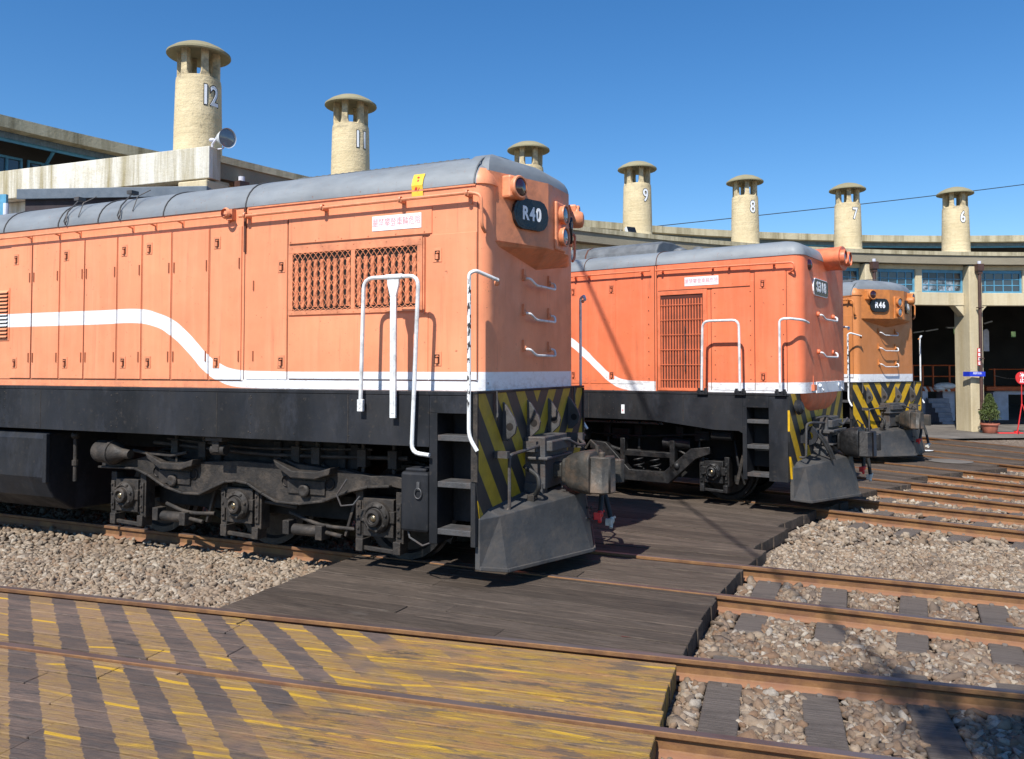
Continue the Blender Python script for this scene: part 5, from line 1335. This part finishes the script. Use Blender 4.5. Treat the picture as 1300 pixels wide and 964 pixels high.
# round floodlight on the corner
fl = thing('floodlight', 'round grey floodlight on the corner parapet beside chimney 12', 'floodlight', (-4.90,13.62,5.55))
d = Vector((.80,-.60,-.12)).normalized()
m = MB(); m.lathe([(.045,-.16),(.06,-.10),(.10,-.05),(.14,.06),(.158,.12),(.165,.125),(.155,.11),(.09,-.02),(0,-.04)], (.10,-.06,.17), d, 28); m.build('lamp_head', LAMPW, fl)
m = MB(); m.lathe([(.150,.10),(.08,.118),(0,.122)], (.10,-.06,.17), d, 28); m.build('lens', LENS, fl)
m = MB(); m.tube([(-.12,.05,0),(-.12,.05,.10),(-.02,0,.20)], .02, 8); m.ell((-.12,.05,.17), (.06,.04,.035)); m.tube([(.0,-.02,.0),(.10,-.06,.0),(.12,-.07,.06)], .012, 6); m.build('bracket', PALEW, fl)
# box floodlight near chimney 9
x_, y_, z_ = pol(120.9, 26.6, 5.56)
fb = thing('floodlight', 'square black faced floodlight lying on the roof edge beside chimney 9', 'floodlight', (x_, y_, z_), rad(-60))
m = MB(); m.obox((.05,0,.12), (.10,.30,.20), Matrix.Rotation(rad(-25), 3, 'Y')); m.build('lamp_head', LAMPW, fb, .01)
m = MB(); m.obox((.108,0,.145), (.012,.28,.18), Matrix.Rotation(rad(-25), 3, 'Y')); m.build('lamp_face', PLATEBK, fb)
m = MB(); m.box(-.25,.1,-.12,.12,-.01,.02); m.tube([(-.3,-.1,0),(-.25,-.1,.18)], .015, 6); m.build('bracket', LAMPW, fb)

# stall interiors seen through the two right-hand openings
def px(x, y_depth, z): return ((x-650)/F_PX*y_depth, y_depth, z)
def world_at(xp, yp, Y):   # pixel on a plane at depth Y -> world
    return ((xp-650)/F_PX*Y, Y, 1.909+(467-yp)/F_PX*Y)
def wbox(m, x0, y0, x1, y1, Y, dy):
    a = world_at(x0, y0, Y); b = world_at(x1, y1, Y); m.box(a[0], b[0], Y, Y+dy, min(a[2], b[2]), max(a[2], b[2])); return m
pf = thing('work_platform', 'raised platform with orange handrails and striped edge inside the left stall', 'platform', (0,0,0))
m = MB(); wbox(m, 1150, 497, 1216, 491, 31.0, 2.2); m.build('platform_deck', RAILOR, pf)
m = MB()
for k in range(6): 
    a = world_at(1167+k*7.2, 497, 30.985); b = world_at(1170.5+k*7.2, 491, 30.985)
    m.add([(a[0],30.985,a[2]),(b[0],30.985,a[2]),(b[0]-.09,30.985,b[2]),(a[0]-.09,30.985,b[2])], [(0,1,2,3)])
m.build('edge_stripes', SIGNW, pf)
m = MB()
for x in (1159,1171,1184,1205,1215): a = world_at(x, 497, 31.02); m.cyl(a, (a[0],a[1],world_at(x,464,31.02)[2]), .035 if x in (1171,1184,1205) else .02, n=8)
for y in (464, 478): m.tube([world_at(1150,y,31.02), world_at(1216,y,31.02)], .022, 8)
m.build('handrail', RAILOR, pf)
wbox(MB(), 1167, 541, 1177, 497, 30.7, .8).build('support_wall', PALEW, pf); wbox(MB(), 1196, 541, 1211, 497, 31.2, .5).build('support_wall', PALEW, pf)
tg = MB(); tg.ell(world_at(1199,490,30.6), (.42,.2,.13)); tg.ell(world_at(1192,493,30.6), (.22,.16,.1)); tag(tg.build('tarpaulin', SIGNW), 'crumpled white sheet lying over the striped platform edge', 'sheet')
stp = MB()
for k in range(6):
    wbox(stp, 1178+k*4.0-3*(k>3), 541, 1204+k*1.2, 536-(5-k)*6.2 if False else 506+k*6, 30.4-k*.22, .22)
tag(stp.build('staircase', STAIRG), 'grey concrete steps rising to the platform in the left stall', 'stairs')
pf2 = thing('work_platform', 'dark red platform with a pale underside wall inside the right stall', 'platform', (0,0,0))
m = MB(); wbox(m, 1252, 496, 1330, 491, 31.5, 2.0); m.build('platform_deck', RAILOR, pf2)
wbox(MB(), 1260, 537, 1279, 498, 31.6, .3).build('support_wall', PALEW, pf2); wbox(MB(), 1262, 501, 1330, 496.5, 31.7, 1.0).build('deck_beam', PALEW, pf2)
m = MB()
for x in (1262, 1300): a = world_at(x, 491, 31.5); m.cyl(a, (a[0],a[1],world_at(x,468,31.5)[2]), .03, n=8)
m.tube([world_at(1255,469,31.5), world_at(1330,469,31.5)], .02, 8); m.build('handrail', RAILOR, pf2)
ch = MB(); pts = [world_at(1262+k*5, 477+4*math.sin(PI*k/10), 31.4) for k in range(11)]; ch.tube(pts, .014, 6); tag(ch.build('barrier_chain', STEEL), 'slack chain hanging along the right stall platform', 'chain')
# strip lamps inside (unlit pale tubes)
for (x0, y0, x1, y1) in ((1160,422.5,1173,420.5),(1176,420.5,1191,418),(1202,416,1216,416.5),(1250,411,1260,408)):
    m = MB(); a = Vector(world_at(x0,y0,36)); b = Vector(world_at(x1,y1,36)); m.bar(a, b, .10, .05); tag(m.build('strip_lamp', SIGNW), 'pale unlit strip lamp under the shed ceiling', 'lamp', 'strip lamps hanging in the shed')
# hanging grey banner / drum end behind pillar
m = MB(); a = world_at(1249,446,29.5); b = world_at(1256,422,29.5); m.box(a[0], b[0], 29.5, 29.56, a[2], b[2]); 
for k in range(9):
    pass
m.prism([(a[0]+(b[0]-a[0])*.5+(b[0]-a[0])*.5*math.cos(PI*k/8), b[2]+.12*math.sin(PI*k/8)) for k in range(9)], 'y', 29.5, 29.56)
tag(m.build('hanging_panel', PALEW), 'rounded pale grey panel hanging behind the blue sign pillar', 'panel')
# glowing green panels in place of daylight through the rear windows
GREEN = simple('garden_seen_through_window', (.10,.16,.06), .8, var=.6, scale=3)
def lit():
    n = N('rear_window_daylight_glow'); c = n.mix(n.noise(5, 4), (.03,.09,.035), (.25,.36,.16)); n.set(n.b.inputs['Emission Color'], c); n.b.inputs['Emission Strength'].default_value = .55
    return n.out((.02,.03,.02), .4)
LIT = lit()
for (x0, y0, x1, y1) in ((1212,415,1218,424),(1213,431,1217,440),(1285,421,1290,428)):
    a = world_at(x0,y0,42); b = world_at(x1,y1,42); MB().box(a[0]-C0.x, b[0]-C0.x, 42-C0.y, 42.05-C0.y, b[2], a[2]).build('rear_window', LIT, rh)
# signs on the pillar
s1 = MB(); yb = 27.15
q0 = world_at(1230,472,25.75); q1 = world_at(1250,478,25.75)
bs = thing('platform_sign', 'small blue sign strapped round the pillar at eye height', 'sign', (q0[0], 25.63, 0))
m = MB(); wd = q1[0]-q0[0]; m.box(0, wd, .10, .13, q1[2], q0[2]); m.obox((-.0,.25,(q0[2]+q1[2])/2), (.02,.3,q0[2]-q1[2]), Matrix.Rotation(rad(12), 3, 'Z')); m.build('sign_board', SIGNB, bs)
text('sign_lettering', '車庫重地 禁止進入', (q0[2]-q1[2])*.55, WLET, bs, frame_mat((wd/2,.099,(q0[2]+q1[2])/2+.02), (1,0,0), (0,0,1)), .001, 0, 1, xs=.42)
r0 = world_at(1242.5,442,25.7); r1 = world_at(1248.5,464,25.7)
rs = thing('vertical_sign', 'narrow red sign with four white squares on the pillar', 'sign', (r0[0], 25.66, 0))
m = MB(); m.box(0, r1[0]-r0[0], .10, .12, r1[2], r0[2]); m.build('sign_board', SIGNR, rs)
h_ = (r0[2]-r1[2])/4
for k, ch_ in enumerate('小心火車'):
    zc = r0[2]-h_*(k+.5); sq = MB().box(.02, r1[0]-r0[0]-.02, .094, .0995, zc-h_*.36, zc+h_*.36).build('character_square', SIGNW, rs)
    text('character', ch_, h_*.5, SIGNR, sq, frame_mat(((r1[0]-r0[0])/2,.0935,zc), (1,0,0), (0,0,1)), .0005)
# potted shrub
ps = thing('potted_shrub', 'small conical green shrub in a terracotta pot at the foot of the pillar', 'potted plant', (14.68, 25.35, -.1))
MB().lathe([(0,0),(.17,0),(.19,.02),(.235,.25),(.27,.26),(.27,.31),(.24,.31),(.23,.27),(0,.27)], (0,0,0), (0,0,1), 28).build('pot', POT, ps)
MB().cyl((0,0,.25), (0,0,1.2), .02, .008, 8).build('stem', PIPE, ps)
m = MB()
for k in range(3800):
    h_ = random.random()**.8; rr = (.30*(1-h_)**.7+.02)*(1+.12*math.sin(h_*23+k%3))*math.sqrt(random.uniform(.25,1)); a = random.uniform(0, 2*PI)
    if h_ < .1: rr *= .7+3*h_
    p = Vector((rr*math.cos(a), rr*math.sin(a), .38+h_*.80)); q = Matrix.Rotation(random.uniform(0,6.28), 3, 'Z') @ Matrix.Rotation(random.uniform(-1.2,1.2), 3, 'X'); s_ = random.uniform(.025,.045)
    m.add([p+q@Vector((-s_*.4,0,0)), p+q@Vector((0,s_*.3,s_*.4)), p+q@Vector((s_*.4,0,0)), p+q@Vector((0,-.1*s_,s_*1.6))], [(0,1,3),(1,2,3)])
m.build('foliage', LEAF, ps)
# red round stand sign
sgx = world_at(1296, 548, 25.0)
rsn = thing('stand_sign', 'round red sign on a thin red tripod stand at the right edge', 'sign', (sgx[0], 25.0, -.12))
m = MB(); m.tube([(0,0,.9),(0,0,1.62)], .014, 8)
for a in (90, 210, 330): m.tube([(0,0,.95),(.28*math.cos(rad(a)),.28*math.sin(rad(a)),0)], .013, 6)
m.build('tripod', SIGNR, rsn)
m = MB(); m.lathe([(0,-.012),(.19,-.012),(.19,.012),(0,.012)], (0,-.02,1.72), (0,-1,0), 32); dk = m.build('sign_disc', SIGNR, rsn)
for k, ch_ in enumerate('停止'):
    zc = 1.79-k*.15; text('sign_lettering', ch_, .15, WLET, dk, frame_mat((0,-.034,zc), (1,0,0), (0,0,1)), .001, .004)
m = MB(); m.obox((0,0,.03), (.75,.12,.05), Matrix.Identity(3)); m.obox((.2,.02,.07), (.12,.14,.05), Matrix.Identity(3))
sc_ = m.build('wheel_chock', SIGNR, None, .02); sc_.location = (world_at(1281,549,25.2)[0], 25.2, -.12); tag(sc_, 'low red wheel chock lying on the ground near the stand sign', 'wheel chock')
# white litter on deck near R46
wl = MB(); wl.lathe([(0,0),(.22,.0),(.24,.012),(.0,.02)], (0,0,0), (0,0,1), 24); wo = wl.build('drain_cover', SIGNW); wo.location = (9.5,19.1,-.012); wo.scale = (1,.6,1); tag(wo, 'white round cover lying beyond the farthest locomotive nose', 'cover')
dc = MB().lathe([(0,0),(.42,.0),(.42,.006),(0,.006)], (0,0,0), (0,0,1), 40); do = dc.build('manhole_cover', APRON); do.location = (9.05,17.05,-.016); tag(do, 'round pale grey plate set in the planks by the farthest locomotive', 'manhole cover')

# overhead wire across the sky
m = MB(); A = Vector(world_at(829,287,33.5)); B = Vector(world_at(1500,207,36)); pts = []
for k in range(21):
    t_ = k/20; p = A.lerp(B, t_); p.z -= .35*math.sin(PI*t_)*.3; pts.append(p)
m.tube(pts, .018, 5); tag(m.build('overhead_wire', CABLE), 'thin dark wire crossing the sky behind the chimneys', 'wire')
# second wire, above the yard: its shadow falls across the S318 locomotive and the deck
s_v = tr
a = Vector((1.04,13.08,3.57))-s_v*8.0; b = Vector((2.50,7.2,0))-s_v*10.5
dd = (a-b)
m = MB(); m.tube([b-dd*1.6, a+dd*.28], .026, 6); tag(m.build('overhead_wire', CABLE), 'thick cable above the yard that shades the middle locomotive', 'wire')
BARK = simple('tree_bark', (.10,.07,.05), .9, var=.4)
tb = Vector((.30,-1.75,-.16)); tt = thing('tree', 'slender leafy tree added unseen behind the camera to shade the lower right corner', 'tree', tb)  # unseen tree, added to cast shade at lower right
m = MB(); m.tube([(0,0,0),(.05,.02,2.5),(-.03,.05,5.2),(.05,0,8.2)], [.13,.10,.075,.03], 10)
for k in range(9):
    a = k*2.4; z = 6.4+k*.25; m.tube([(0,.03,z),(.45*math.cos(a),.45*math.sin(a),z+.45),(.85*math.cos(a),.85*math.sin(a),z+.75)], [.03,.02,.008], 6)
m.build('trunk', BARK, tt)
m = MB()
cl_ = [(random.gauss(0,.60), random.gauss(0,.42), 8.1+random.gauss(0,.55)) for _ in range(34)]
for k in range(8000):
    c_ = cl_[k % len(cl_)]; p = Vector((c_[0]+random.gauss(0,.17), c_[1]+random.gauss(0,.17), c_[2]+random.gauss(0,.17)))
    q = Matrix.Rotation(random.uniform(0,6.28), 3, 'Z') @ Matrix.Rotation(random.uniform(-1.4,1.4), 3, 'X'); s_ = random.uniform(.05,.09)
    m.add([p+q@Vector((-s_*.35,0,0)), p+q@Vector((0,-s_*.6,0)), p+q@Vector((s_*.35,0,0)), p+q@Vector((0,s_*.8,0))], [(0,1,2,3)])
m.build('crown', LEAF, tt)
print('objects', len(bpy.data.objects))
